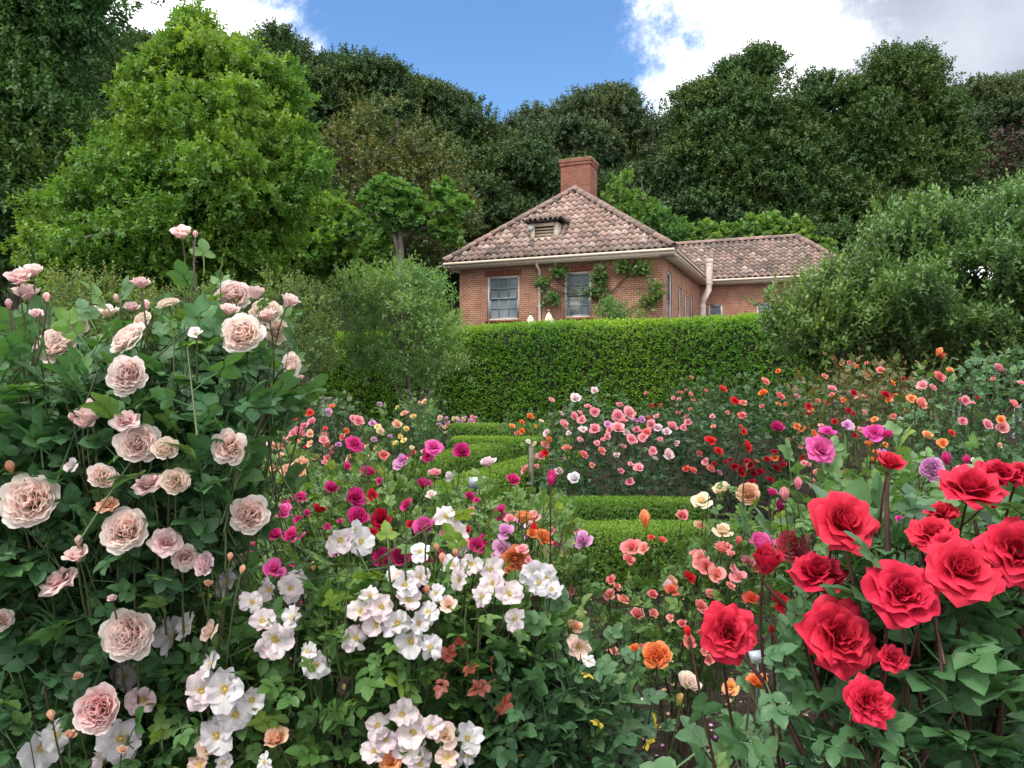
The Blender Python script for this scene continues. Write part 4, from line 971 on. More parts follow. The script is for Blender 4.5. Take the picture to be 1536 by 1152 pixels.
def stamens(seed):
    rng = np.random.default_rng(seed); mb = MB(); n = 34; a = rng.uniform(0, 6.28, n); r = rng.uniform(.06, .24, n)
    b = np.stack([.04 * np.cos(a), .04 * np.sin(a), np.full(n, .04)], -1); e = np.stack([r * np.cos(a), r * np.sin(a), .24 - .35 * r + rng.normal(size=n) * .02], -1)
    segs(mb, b, e, .008, .007, 3, .3); segs(mb, e - [0, 0, .012], e + [0, 0, .035], .028, .018, 5, 1.0)
    an = np.arange(8) * pi / 4; v = np.concatenate([np.stack([.07 * np.cos(an), .07 * np.sin(an), np.full(8, .07)], -1), [[0, 0, .12]]]); k = np.arange(8); mb.add(v, np.stack([k, (k + 1) % 8, np.full(8, 8)], -1), (.6, 0, 0, 0))
    return mb

def bloom_small(seed, n=16, nu=4, nv=4, openness=.9, cup=.0):
    rng = np.random.default_rng(seed); mb = MB()
    for i in range(n):
        t = i / (n - 1); o = np.clip(t * 1.2 - .1, 0, 1) * openness
        petal(mb, rng, .6 + .4 * o, .32 + .34 * o, .05 + .12 * t, .05 - .15 * t, i * 2.4 + rng.normal() * .2, .1 + .9 * o, -.15 + (1.75 - cup) * o + rng.normal() * .2, 1.1, nu, nv, .7 - .4 * o, .38, 2.1, .06, .07, .08 * o, .03, t)
    return finish(mb)

def bud(seed, tall=2.4):
    rng = np.random.default_rng(seed); mb = MB()
    for i in range(7):
        petal(mb, rng, tall * .9, .85, .12 + .06 * i / 6, 0, i * 2.4, .42 - .0 * i, -.62 + .05 * i, .8, 5, 6, 1.0, .35, 1.8, .12, .02, .05 * (i > 4), 0, i / 6)
    return finish(mb)

def calyx(seed, r=1.0):
    rng = np.random.default_rng(seed); mb = MB(); n = 8; an = np.arange(n) * 2 * pi / n
    rs = [.03, .10, .155, .14, .10]; zs = [-.46, -.40, -.26, -.14, -.06]
    v = np.concatenate([np.stack([q * np.cos(an), q * np.sin(an), np.full(n, z)], -1) for q, z in zip(rs, zs)]); k = np.arange(n); k1 = (k + 1) % n
    mb.add(v, np.concatenate([np.stack([k + n * j, k1 + n * j, k1 + n * (j + 1), k + n * (j + 1)], -1) for j in range(4)]), (.5, .4, 0, 0))
    for i in range(5):
        a = i * 2 * pi / 5 + rng.normal() * .2; w = .085; dr = rng.uniform(.9, 1.5); L = .62
        pts = np.array([[.10, -.10], [.10 + .5 * L * sin(dr), -.08 + .5 * L * cos(dr) * .5], [.10 + L * sin(dr), -.08 + L * (cos(dr) * .5 - .35)]])
        q = []
        for (r_, z), ww in zip(pts, (w, w * .8, .008)): q += [[r_ * cos(a) - s * ww * sin(a), r_ * sin(a) + s * ww * cos(a), z] for s in (-1, 0, 1)]
        q = np.array(q); q[1::3, 2] -= .015; f = [[j * 3 + s, j * 3 + s + 1, j * 3 + s + 4, j * 3 + s + 3] for j in range(2) for s in range(2)]
        mb.add(q, np.array(f), (.5, .3, 0, 0))
    return mb

def bank(name, fn, seeds): 
    return [fn(s).mesh(name + '_' + str(s)) for s in seeds]
BANK = {
 'H': bank('rose_spiral', lambda s: bloom_ht(s), (1, 2, 3)),
 'O': bank('rose_blown', lambda s: bloom_open(s), (4, 5, 6, 7)),
 'G': bank('rose_goblet', lambda s: bloom_ht(s, 22, .45), (8, 9)),
 'B': bank('rose_half_open', lambda s: bloom_ht(s, 20, .62, .4), (10, 11, 12)),
 'E': bank('rose_cupped', lambda s: bloom_english(s, {13: 100, 14: 70, 15: 115, 16: 85, 41: 60, 42: 105}[s]), (13, 14, 15, 16, 41, 42)),
 'W': bank('rose_single', lambda s: bloom_single(s), (17, 18, 19, 20, 43, 44, 45)),
 'D': bank('rose_single_drooping', lambda s: bloom_single(s, 5, .55), (21, 22, 23, 46, 47)),
 'S': bank('rose_small', lambda s: bloom_small(s), (24, 25, 26)),
 'C': bank('rose_cup', lambda s: bloom_small(s, 22, 5, 5, .75, .35), (27, 28, 29)),
 'L': bank('rose_loose', lambda s: bloom_small(s, 9, 5, 5, 1.0, .1), (30, 31, 32)),
 'T': bank('rose_tiny', lambda s: bloom_small(s, 11, 3, 4), (33, 34, 35)),
 'U': bank('rose_bud', lambda s: bud(s), (36, 37)),
}
STM = [stamens(s).mesh('stamen_cluster_' + str(s)) for s in (1, 2)]
CLX = [calyx(s).mesh('calyx_' + str(s)) for s in (1, 2)]
for me in [m for b in BANK.values() for m in b]: me.materials.append(PM['pi'])
for me in STM: me.materials.append(STAMEN)
for me in CLX: me.materials.append(CALYX)
TILT = {'H': (.45, -.62, .62), 'O': (.5, -.72, .55), 'G': (.25, -.18, 1.), 'B': (.3, -.3, .9), 'E': (.75, -.8, .4), 'W': (.6, -.85, .42), 'D': (.6, -.7, .35), 'S': (.6, -.65, .6), 'C': (.45, -.6, .65), 'L': (.6, -.6, .6), 'T': (.6, -.6, .7), 'U': (.25, -.1, 1.)}
from mathutils import Matrix, Vector
def place(name, me, parent, pos, axis, scale, spin, mat=None):
    o = bpy.data.objects.new(name, me); COL.objects.link(o); z = norm(np.asarray(axis, float)); x = norm(np.cross(z, [.3, .2, .9])); y = np.cross(z, x)
    c, s = cos(spin), sin(spin); X = x * c + y * s; Y = np.cross(z, X); M = Matrix.Identity(4)
    for i in range(3): M[i][0], M[i][1], M[i][2], M[i][3] = X[i] * scale, Y[i] * scale, z[i] * scale, pos[i]
    o.parent = parent; o.matrix_parent_inverse = Matrix.Translation(parent.location).inverted() if parent.type == 'EMPTY' else Matrix.Identity(4)
    o.matrix_basis = M
    if mat is not None: o.material_slots[0].link = 'OBJECT'; o.material_slots[0].material = mat
    return o
def child(name, me, parent):       # sub-part sharing its bloom's own frame
    o = bpy.data.objects.new(name, me); COL.objects.link(o); o.parent = parent; return o

def parse(s):
    """'x y diameter shape colour [tilt x y z]' per line, in photograph pixels"""
    out = []
    for ln in s.strip().replace(';', '\n').split('\n'):
        w = ln.split()
        if len(w) >= 5: out.append((float(w[0]), float(w[1]), float(w[2]), w[3], w[4], tuple(float(q) for q in w[5:8]) if len(w) >= 8 else None))
    return out

def layout(poly, Y0, th, bl, seed, dref=70):
    rng = np.random.default_rng(seed + 5000); out = []; poly = [tuple(p) for p in poly]; ym = (min(p[1] for p in poly) + max(p[1] for p in poly)) / 2
    for x, y, dm, *_ in bl:
        qd = edge_dist(poly, np.array([[x, y]]))[0] if inside(poly, np.array([[x, y]]))[0] else 0
        low = .85 * smooth(y, ym - 60, ym + 60)
        out.append((qd, Y0 - th * max(math.sqrt(min(max(qd / dref, 0.0), 1)), low) - .02 - rng.uniform(0, .05) * th + (rng.uniform(-.5, .5) * th * .5 if qd == 0 and low < .5 else 0)))
    return out
BUSHES = []
def bush(*a, **k): BUSHES.append((a, k))
def make_bush(label, poly, Y0, th, blooms, n_shoots=160, lm='rose_mid', lod='md', leaf=.085, shoot=.24, K=6, seed=1, basepx=None, group=None, stem='g', hero=False, extra=None, canes=10, age_p=.15, name='rose_bush', dref=70, twig_out=58, sparse_low=0., red_shoots=0):
    rng = np.random.default_rng(seed); bl = parse(blooms) if isinstance(blooms, str) else blooms
    poly = [tuple(p) for p in poly]; cx = basepx if basepx is not None else float(np.mean([p[0] for p in poly]))
    b = P(cx, 0, Y0); b[2] = float(gz(b[0], Y0)); t = thing(name, label, 'rose bush', b, group)
    smat = STEMR if stem == 'r' else STEM; sm = MB(); lf = MB()
    q = sample_poly(poly, n_shoots, rng); d = edge_dist(poly, q); hd = th * np.sqrt(np.clip(d / dref, .05, 1))
    pos = P(q[:, 0], q[:, 1], Y0 + hd * (-1 + 1.8 * rng.uniform(size=len(q)) ** 1.4))
    g = np.array([gz(a, c) for a, c in pos[:, :2]]); keep = (pos[:, 2] > g + .06)
    if sparse_low: keep &= rng.uniform(size=len(pos)) > sparse_low * np.clip(1 - (pos[:, 2] - g) / .6, 0, 1)
    pos = pos[keep]; hgt = max(.4, float(np.max(pos[:, 2]) - b[2]) if len(pos) else .5)
    mid = b + [0, .0, hgt * .35]; outw = norm(pos - mid)
    ax = outw * .55 + UP * .6 + rng.normal(size=pos.shape) * .4 + [0, -.12, 0]
    top = np.clip((pos[:, 2] - b[2]) / hgt, 0, 1); age = np.clip((rng.uniform(size=len(pos)) < age_p * (.3 + 1.4 * top)) * rng.uniform(.35, 1, len(pos)), 0, 1)
    twig_leaves(lf, pos - norm(ax) * shoot * (.85 if lod == 'hi' else .55), ax, K, shoot, TL[lod], leaf, rng, twig_out, .62, age, .45, sm, .0025 if lod != 'lo' else .004, jit=.32)
    # canes from the ground into the bush
    tips = list(pos[rng.permutation(len(pos))[:canes]])
    for e in tips:
        s = b + [rng.normal() * .06, rng.normal() * .06, -.02]; m = (s * .45 + e * .55) + UP * .12 * hgt + rng.normal(size=3) * .04; m[:2] = s[:2] * .6 + e[:2] * .4
        poly_tube(sm, bez(s, m, e, 9), np.linspace(.006, .0025, 9), 6)
    deps = layout(poly, Y0, th, bl, seed, dref)
    for i, (x, y, dm, sh, colr, tl) in enumerate(bl):
        qd, dep = deps[i]
        p = P(x, y, dep); R = dm * dep / FPX / 2
        a = np.array(tl) if tl else np.array(TILT[sh]) * [0, 1, 1] + [rng.uniform(-1, 1) * TILT[sh][0], rng.normal() * .18, rng.normal() * .18]
        a = norm(a); bk = BANK[sh]; me = bk[rng.integers(len(bk))]
        if sh == 'U': p = p - a * R * 1.1
        R *= .85 if colr == 'rd' else 1
        o = place('bud' if sh == 'U' else 'bloom', me, t, p, a, R, rng.uniform(0, 6.28), PM[colr])
        if hero or dm > 22: child('calyx', CLX[rng.integers(2)], o)
        if sh in 'WD': child('stamen_cluster', STM[rng.integers(2)], o)
        # flower stalk down into the bush
        e0 = p - a * R * .4; ln = min(.3, .08 + .07 * hgt) * (1.6 if qd < 12 else 1); tgt = np.array([e0[0] * .75 + (b[0] + (e0[0] - b[0]) * .6) * .25, e0[1] + .06 + .05 * th, max(e0[2] - ln, b[2] + .03)])
        if qd == 0 and inside([(px, py - 0) for px, py in poly], np.array([[x, y + 30]]))[0] == False: tgt = tgt * .6 + np.array([b[0] * .4 + e0[0] * .6, Y0, max(e0[2] - .5, b[2])]) * .4
        k = bez(e0, e0 - a * .4 * ln * .7 - UP * .1 * ln, tgt, 7); poly_tube(sm, k, np.linspace(.0018, .003, 7) * (1 if Y0 < 4 else 1.5), 5, .5, .35)
        m_ = 2 if lod == 'hi' else 1
        for j in range(m_):
            s0 = k[3 + j * 2]; twig_leaves(lf, s0[None], (UP * .5 + rng.normal(size=3) * .7)[None], 2, leaf * .5, TL[lod], leaf * .85, rng, 60, .6, np.array([.3 * rng.uniform()]))
    if extra: extra(t, lf, sm, rng, b)
    lf.build('foliage', LM[lm], t); sm.build('cane', smat, t)
    return t

# ---- tall pale pink shrub rose at the left
PINK = """
350 442 50 E pk; 363 500 60 E pk 0 -.9 .3; 398 467 42 E pg .2 -.8 .5; 192 507 56 E pk; 190 562 56 E pk 0 -.95 .2; 85 515 64 E pk; 207 663 58 E pk; 343 670 52 E pk 0 -.9 .1; 252 455 34 E pg -.2 -.3 .9
415 497 36 E pg .4 -.7 .1; 438 548 38 E pk .9 -.35 .0; 248 672 36 E pg; 273 355 30 B pb; 212 430 27 B pb; 28 424 34 B pb; 50 411 28 B pb; 40 447 38 B pb; 160 473 32 B pk; 198 465 22 B pb; 383 446 24 G pb; 403 478 28 B pb; 343 470 28 B pb; 431 458 25 G pb .5 -.2 .8
133 630 38 B pb; 190 635 38 H pb; 294 500 26 L wh; 115 487 30 E pg; 213 480 28 E pg; 43 751 80 E pk .1 -.9 .25; 154 714 40 E pk; 225 731 44 H pb; 264 721 40 E pg; 187 794 64 E pk .1 -.8 .4; 374 771 56 E pk .2 -.85 .3; 191 952 70 E pk .1 -.85 .15; 146 1064 66 E pb 0 -.9 .3; 278 836 36 E pk; 305 846 34 E pp
162 761 30 H pe; 248 816 42 H pb .4 -.6 .5; 93 877 50 H pb; 118 838 34 B pb; 70 447 10 U pb; 13 457 10 U pb; 135 607 11 U pb; 176 448 9 U pb; 293 352 8 U pb; 220 458 10 U pb; 108 627 10 U pb; 452 568 10 B pb; 16 702 14 U pe; 118 812 12 U pb; 169 900 14 B pb; 345 836 9 U pe; 363 855 9 U pe; 116 1017 14 B pe; 77 1074 12 U pe; 105 1105 16 B pe; 183 1127 14 B pe; 313 877 12 B pe; 2 930 30 E pk; 125 640 28 B pb; 55 475 20 B pb; 108 700 26 L wh"""
def pink_extra(t, lf, sm, rng, b):
    for pts in ([(300, 520), (297, 470), (292, 420), (290, 360)], [(55, 860), (48, 700), (46, 560), (60, 470)], [(46, 600), (28, 530), (16, 465)], [(48, 560), (62, 520), (70, 455)], [(230, 700), (226, 560), (214, 440)], [(40, 930), (20, 760), (-20, 600), (-30, 450)]):
        p = np.array([P(x, y, 1.72) for x, y in pts]); poly_tube(sm, p, np.linspace(.0038, .0018, len(p)), 6, .5, 0)
        q = p[1:-1] - [0, 0, .03]; twig_leaves(lf, q, np.tile(UP, (len(q), 1)) + rng.normal(size=q.shape) * .3, 2, .05, TL['hi'], .14, rng, 70, .6, np.full(len(q), .4))
bush('tall shrub rose with big pale pink cabbage blooms and dark leaves, the highest rose bush', [(-160, 525), (0, 520), (40, 505), (110, 520), (200, 470), (300, 460), (340, 450), (420, 520), (448, 590), (440, 655), (400, 690), (395, 750), (345, 800), (335, 845), (290, 860), (235, 900), (215, 970), (150, 1000), (90, 930), (30, 900), (-160, 940)],
     1.92, .33, PINK, 380, 'rose_deep', 'hi', .135, .25, 6, 101, 150, hero=True, canes=9, extra=pink_extra, age_p=.14)
bush('lower pale pink rose shoots over soil beside white single roses', [(-30, 930), (60, 900), (160, 940), (250, 930), (270, 1010), (220, 1060), (170, 1150), (150, 1240), (-20, 1240), (-40, 1100)], 1.85, .2, [], 80, 'rose_deep', 'hi', .14, .22, 5, 102, 120, hero=True, canes=6)

# ---- white single roses in front
WHITE = """
406 885 40 W wh; 437 883 42 W wh; 441 926 42 W ww; 412 958 56 W wh; 394 932 40 W wh; 378 903 38 D wh; 260 950 60 W ww; 236 948 48 D ww; 284 940 44 W ww; 339 1033 66 W ww; 303 1037 56 W wh; 353 1070 62 D ww; 378 1050 46 W ww; 325 1103 58 W ww; 61 1123 64 W ww; 85 1103 44 D ww; 181 1107 66 W ww; 215 1050 48 W pp; 189 1013 46 D ww; 341 875 46 D ww; 473 997 46 D ww; 463 977 36 D ww; 445 869 34 D ww; 317 999 46 D ww; 154 1143 46 W wh; 317 948 40 L wp; 414 1113 36 B pe; 311 1125 44 L wp; 301 1147 40 W wp; 337 1143 32 D ww; 398 1143 30 D ww
512 811 44 W wh 0 -.9 .3; 541 813 44 W ww .3 -.8 .4; 535 795 30 D ww; 667 775 36 D wh; 683 800 40 W wh 0 -.9 .3; 693 820 28 D wh; 707 846 38 W wh; 735 855 44 W wh; 740 875 38 W wh; 763 891 42 W wh; 772 928 36 D wh; 607 878 42 W ww; 613 901 42 W wh; 597 935 48 W ww 0 -.9 .3; 617 961 54 W ww .1 -.9 .3; 567 938 44 W wh; 647 971 42 D ww; 533 958 42 D wh; 543 918 42 W wh; 573 911 42 W wh; 630 828 34 D ww; 680 848 34 W ww; 630 865 32 D wh; 643 918 36 D ww; 673 908 30 L wp; 600 868 30 L wp; 800 861 44 D ww; 820 868 42 W ww; 827 885 36 D ww; 807 875 38 D ww; 627 935 36 W ww; 723 895 32 D wh
603 1071 46 W wh; 567 1088 42 D wh; 577 1108 40 W wh; 620 1098 50 W wh 0 -.85 .4; 617 1121 50 W wh; 647 1091 40 D wh; 668 1105 42 L wp; 700 1108 48 W ww; 700 1131 46 D ww; 587 1145 36 H ap; 673 1135 36 W wp; 630 1145 42 D wh; 560 1128 40 D wh; 587 862 26 D ww; 555 893 30 D wh; 690 870 34 W wh; 655 890 30 D ww; 663 838 10 U pe; 655 822 9 U pe; 683 830 9 U pe; 700 815 9 U pe; 640 885 10 U pe; 470 850 9 U pe; 553 805 10 U pe"""
def white_extra(t, lf, sm, rng, b):
    for (x, y) in ((505, 930), (490, 935), (520, 900), (610, 812), (700, 905), (640, 800), (585, 810)):       # pale young shoots and bud sprays
        p = P(x, y, 1.62); poly_tube(sm, bez(p - [0, -.05, .14], p - [0.01, -.01, .07], p, 5), np.linspace(.003, .0018, 5), 5, .5, .6)
        twig_leaves(lf, (p - [0, 0, .06])[None], UP[None] + rng.normal(size=(1, 3)) * .2, 4, .07, TL['hi'], .075, rng, 60, .5, np.array([.95]))
bush('white single roses with yellow stamens in clusters, widest rose bush along the front', [(215, 985), (250, 900), (330, 870), (380, 850), (440, 860), (500, 790), (560, 820), (650, 790), (720, 840), (790, 860), (835, 890), (820, 960), (770, 960), (745, 1010), (760, 1080), (740, 1240), (120, 1240), (110, 1120), (180, 1060)],
     1.95, .28, WHITE[:0] + WHITE, 290, 'rose_mid', 'hi', .118, .24, 6, 110, 470, hero=True, canes=18, extra=white_extra, age_p=.12)
def red_sprig(t, lf, sm, rng, b):
    mb = MB()
    for x, y, n in ((672, 1010, 3), (745, 1020, 2), (700, 995, 2), (655, 1005, 2), (730, 1050, 2), (740, 1085, 2)):
        twig_leaves(mb, P(x, y, 1.62)[None], np.array([[rng.uniform(-.5, .5), -.5, .5]]), n, .05, TL['hi'], .07, rng, 60, .4, np.zeros(1))
    mb.build('red_foliage', LM['red_leaf'], t); mb = MB()
    for x, y in ((868, 1007), (985, 1100), (965, 1120), (780, 1135), (905, 1085), (1000, 1060)): twig_leaves(mb, P(x, y, 1.75)[None], np.array([[rng.uniform(-.5, .5), -.5, .4]]), 1, .03, TL['hi'], .07, rng, 60, .4, np.array([rng.uniform(0, .8)]))
    mb.build('yellowed_foliage', LM['yellow_leaf'], t)
bush('green rose bush with dark red young leaves and an orange bloom beside the white roses', [(690, 970), (760, 930), (830, 930), (880, 970), (930, 1000), (945, 1050), (920, 1110), (890, 1150), (870, 1260), (700, 1260), (690, 1080)], 2.0, .25,
     '863 940 26 L pe; 867 970 38 W wp .2 -.8 .2; 882 992 22 D ww; 985 982 42 E or -.2 -.6 .6; 953 975 16 B or; 1032 1027 34 C pg; 1097 1030 30 L ap; 1137 1028 30 B or; 1020 1050 12 U ye', 190, 'rose_grey', 'hi', .118, .24, 6, 111, 860, hero=True, canes=12, extra=red_sprig, sparse_low=.25)
bush('coral pink rose bush with loose blooms before the box hedge', [(850, 915), (900, 900), (960, 890), (1015, 875), (1050, 810), (1065, 760), (1120, 755), (1140, 790), (1145, 840), (1180, 890), (1160, 950), (1090, 990), (1050, 1040), (960, 1040), (880, 990), (850, 930)], 3.0, .4,
     """1083 737 27 C cr; 1122 740 30 E pe; 1053 753 32 L cr; 968 780 18 U or; 1023 776 18 B cl; 1050 790 22 L pe; 1083 798 34 L cr; 1083 827 26 B cl; 1053 840 34 L cl; 1033 867 26 L co; 1073 862 30 L cl; 1060 850 28 L cl; 1108 867 28 L pi; 948 823 32 L cl; 967 823 22 L cl; 992 812 13 B co; 917 870 16 L cl; 915 893 22 L cl; 935 900 22 L cl; 1007 887 26 L co; 1007 875 24 L pe; 977 807 13 L co; 943 840 22 L cl; 857 887 18 L pi; 1033 963 26 L sa; 1045 833 22 L cl; 1002 882 16 U pp; 925 880 16 L sa; 1128 900 32 L co; 1168 905 40 L co; 1095 880 20 L cl; 1108 812 10 U sa""",
     150, 'rose_mid', 'md', .085, .24, 6, 112, 1010, canes=14, age_p=.2, hero=False)
# ---- red hybrid tea at the right
RED = """
1262 788 104 H rd .05 -.75 .5; 1147 854 50 G rd .1 -.4 .9; 1228 865 92 O rd -.1 -.35 .85; 1254 955 122 O rd .1 -.85 .45; 1350 893 116 O rd 0 -.7 .6; 1437 861 114 H rd -.05 -.7 .6; 1454 741 100 H rd .0 -.45 .85; 1399 805 76 O rd -.2 -.4 .8; 1522 830 114 O rd -.2 -.8 .4; 1499 713 68 O rd 0 -.35 .9; 1333 700 46 B rd .1 -.35 .85; 1412 771 52 O rd -.2 -.3 .9; 1090 950 92 O rd -.05 -.9 .35; 1300 1053 80 O rd .1 -.6 .3; 1339 989 48 O rd; 1530 711 42 O rd; 1032 948 11 U co; 1158 945 13 U rd; 1600 760 90 O rd; 1420 820 50 O rd"""
def red_extra(t, lf, sm, rng, b):
    for pts in ([(1205, 1130), (1160, 1040), (1115, 985)], [(1240, 1080), (1200, 930), (1160, 890), (1147, 875)], [(1330, 1130), (1300, 960), (1270, 830)], [(1420, 1190), (1390, 1060), (1352, 950)], [(1180, 1000), (1168, 970), (1160, 948)], [(1460, 1190), (1448, 1000), (1440, 900)], [(1500, 1190), (1530, 960), (1540, 880)], [(1332, 830), (1330, 760), (1332, 715)], [(1490, 1000), (1480, 880), (1462, 780)]):
        p = np.array([P(x, y, 1.06) for x, y in pts]); poly_tube(sm, p, np.linspace(.0045, .0025, len(p)), 6, .3, 0)
        q = np.concatenate([p[:-1] * f + p[1:] * (1 - f) for f in (.75, .3)]); twig_leaves(lf, q, np.tile(UP, (len(q), 1)) + rng.normal(size=q.shape) * .35, 2, .05, TL['hi'], .092, rng, 70, .6, np.zeros(len(q)))
    dr = MB(); n = 130; c = np.concatenate(lf.v); vis = c[(c[:, 1] < 1.12)]; pk = vis[rng.integers(0, len(vis), n)] + [0, -.001, .0012]     # rain drops
    an = np.arange(6) * pi / 3; r = rng.uniform(.0008, .0017, n); ring = np.stack([np.cos(an), np.sin(an), np.zeros(6)], -1)
    v = np.concatenate([pk[:, None] + ring[None] * r[:, None, None], (pk + np.stack([0 * r, 0 * r, r], -1))[:, None]], 1); k = np.arange(6)
    f = np.stack([k, (k + 1) % 6, np.full(6, 6)], -1); dr.add(v.reshape(-1, 3), (f[None] + (np.arange(n) * 7)[:, None, None]).reshape(-1, 3))
    o = dr.build('raindrops', DROP, t); o['kind'] = 'stuff'
def dropmat():
    t = NT('water_drop'); g = t.n('ShaderNodeBsdfGlass'); g.inputs['IOR'].default_value = 1.33; g.inputs['Roughness'].default_value = .02; return t.end(g.outputs[0])
DROP = dropmat()
bush('large scarlet roses with pointed petals on dark red canes, nearest rose bush', [(1235, 1010), (1235, 900), (1270, 840), (1330, 780), (1400, 770), (1470, 770), (1620, 720), (1620, 1320), (1260, 1320), (1240, 1240), (1225, 1100)],
     1.16, .16, RED, 125, 'rose_grey', 'hi', .135, .2, 5, 120, 1400, stem='r', hero=True, canes=10, extra=red_extra, age_p=.04)
bush('low green rose leaves over fallen petals, under the scarlet roses', [(1030, 1080), (1080, 1030), (1160, 1030), (1230, 1080), (1250, 1250), (1000, 1260), (1010, 1120)], 1.75, .2, '1300 1140 20 L pi', 16, 'rose_grey', 'hi', .11, .2, 5, 121, 1130, canes=5, hero=True)
bush('rose bush with lush light leaves, one large hot pink bloom and magenta buds', [(1165, 735), (1190, 700), (1250, 695), (1310, 680), (1420, 695), (1500, 720), (1600, 720), (1640, 880), (1640, 1180), (1300, 1180), (1250, 860), (1180, 790)], 2.55, .3,
     """1228 676 40 H hp .05 -.85 .4; 1241 650 28 L hp; 1312 649 32 L hp; 1300 650 20 L hp; 1325 683 24 L lv; 1157 742 16 B mg; 1177 743 15 U pi; 1197 727 13 U pi; 1303 668 13 B or; 1399 703 34 E lv 0 -.9 .2; 1141 820 40 C hp; 1190 820 50 E st 0 -.9 .3; 1420 690 14 U mg; 1450 692 12 U mg; 1270 638 18 L lv; 1170 760 12 U mg; 1332 655 18 B mg""",
     260, 'rose_lush', 'hi', .135, .25, 5, 122, 1380, hero=False, canes=10)

# ---- magenta roses, left of the middle
MAG = """
530 668 27 H mg; 650 673 26 H hp; 641 683 24 L mg; 692 678 25 C mg; 552 711 23 C mg; 497 735 21 B mg; 450 748 28 L mg; 533 748 29 C mg; 425 770 32 L hp; 478 767 21 B cm; 538 778 32 C mg; 575 780 31 C cm; 575 835 36 E mg 0 -.5 .8; 600 833 30 E mg; 438 805 34 L mg; 410 805 22 B mg; 410 855 36 L hp; 635 730 23 B mg; 612 758 25 L mg; 638 793 32 C hp; 752 770 30 L mg; 768 723 21 B mg; 715 820 30 L mg; 520 700 15 L mg; 570 722 13 L mg; 652 713 18 B pi; 828 718 15 U mg; 733 698 23 B pp; 675 715 19 L wh; 862 718 19 C ww; 647 743 20 L pp; 597 698 19 L lv; 603 690 22 L lv; 448 780 18 L mg; 490 790 14 L mg; 560 800 18 L cm; 725 810 18 L mg; 700 795 14 L cm; 668 800 16 L mg; 452 805 20 L hp; 460 770 14 L mg; 510 783 12 L mg; 610 690 14 L mg; 430 757 18 L mg; 785 745 7 U wh; 640 885 14 L mg; 575 905 14 L mg"""
bush('magenta rose bush full of small double blooms between the pink shrub and the path', [(395, 770), (430, 735), (500, 715), (560, 715), (620, 735), (690, 738), (740, 752), (800, 770), (840, 800), (850, 850), (830, 900), (700, 880), (560, 900), (400, 910), (370, 840)], 3.3, .55, MAG, 300, 'rose_far', 'md', .085, .26, 6, 130, 600, canes=18, age_p=.12)
bush('apricot and pink roses crowded beside a tall thin cane', [(735, 780), (780, 765), (830, 800), (870, 835), (885, 870), (860, 910), (820, 930), (745, 880)], 2.75, .3,
     '785 782 30 B ap; 773 840 40 E ap .2 -.8 .1; 815 808 36 L or; 758 798 30 L lv; 753 823 30 L lv; 783 826 24 L pi; 801 776 24 L pi; 875 813 36 L lv; 800 795 14 U co; 792 840 14 L pi; 765 780 22 L pi; 745 835 18 L lv; 868 800 20 L pi; 798 800 20 L or', 75, 'rose_mid', 'md', .085, .24, 6, 131, 830, canes=8)
def cane_extra(t, lf, sm, rng, b):
    p = np.array([P(x, y, 2.1) for x, y in ((838, 1120), (836, 960), (834, 860), (833, 790), (826, 725))]); poly_tube(sm, p, [.005, .005, .004, .0035, .002], 7)
    p2 = np.array([P(x, y, 2.1) for x, y in ((833, 800), (822, 760), (816, 715))]); poly_tube(sm, p2, [.004, .003, .002], 5)
    q = p[1:4]; twig_leaves(lf, q, np.tile(UP, (3, 1)), 3, .06, TL['hi'], .07, rng, 70, .5, np.full(3, .5))
bush('single tall brown rose cane with a magenta bud above the white roses', [(815, 750), (850, 750), (855, 960), (820, 960)], 2.1, .05, '826 722 11 U mg 0 0 1', 8, 'rose_olive', 'hi', .07, .1, 3, 132, 838, stem='r', canes=0)

# ---- middle and far beds
bush('pale pink floribunda bush heavy with clustered blooms, behind the second box hedge', [(815, 640), (850, 605), (900, 600), (950, 610), (1010, 640), (1030, 690), (1025, 775), (960, 785), (850, 785), (812, 720)], 8.8, .75,
     """930 608 13 T pi; 927 625 21 S pi; 943 620 21 S pi; 927 643 21 S pi; 977 637 16 S pi; 987 643 16 S pp; 1008 640 18 S pi; 965 657 17 S pi; 970 650 17 S sa; 947 660 19 S pi; 910 655 13 S pi; 892 643 18 S pi; 962 630 13 T lv; 912 637 13 T lv; 1002 682 19 S pp; 980 677 15 S pi; 958 703 17 S pi; 925 683 11 T pp; 873 645 13 S pp; 888 698 10 T sa; 953 632 11 T lv; 1000 648 14 S pp; 845 637 18 S pi; 863 598 17 S pp; 892 586 13 S pp; 870 620 11 T pi; 873 630 15 S pi; 893 645 18 S pi; 875 645 13 T pp; 850 673 15 S sa; 935 632 14 S pi; 915 645 12 S pi; 955 645 13 S pi; 940 650 12 S pp; 990 660 12 T pi; 1015 665 10 T pp; 905 660 10 T pi; 870 660 10 T pi; 935 670 10 T pi; 985 625 11 T pi""",
     360, 'rose_dark', 'md', .11, .30, 6, 140, 925, canes=12)
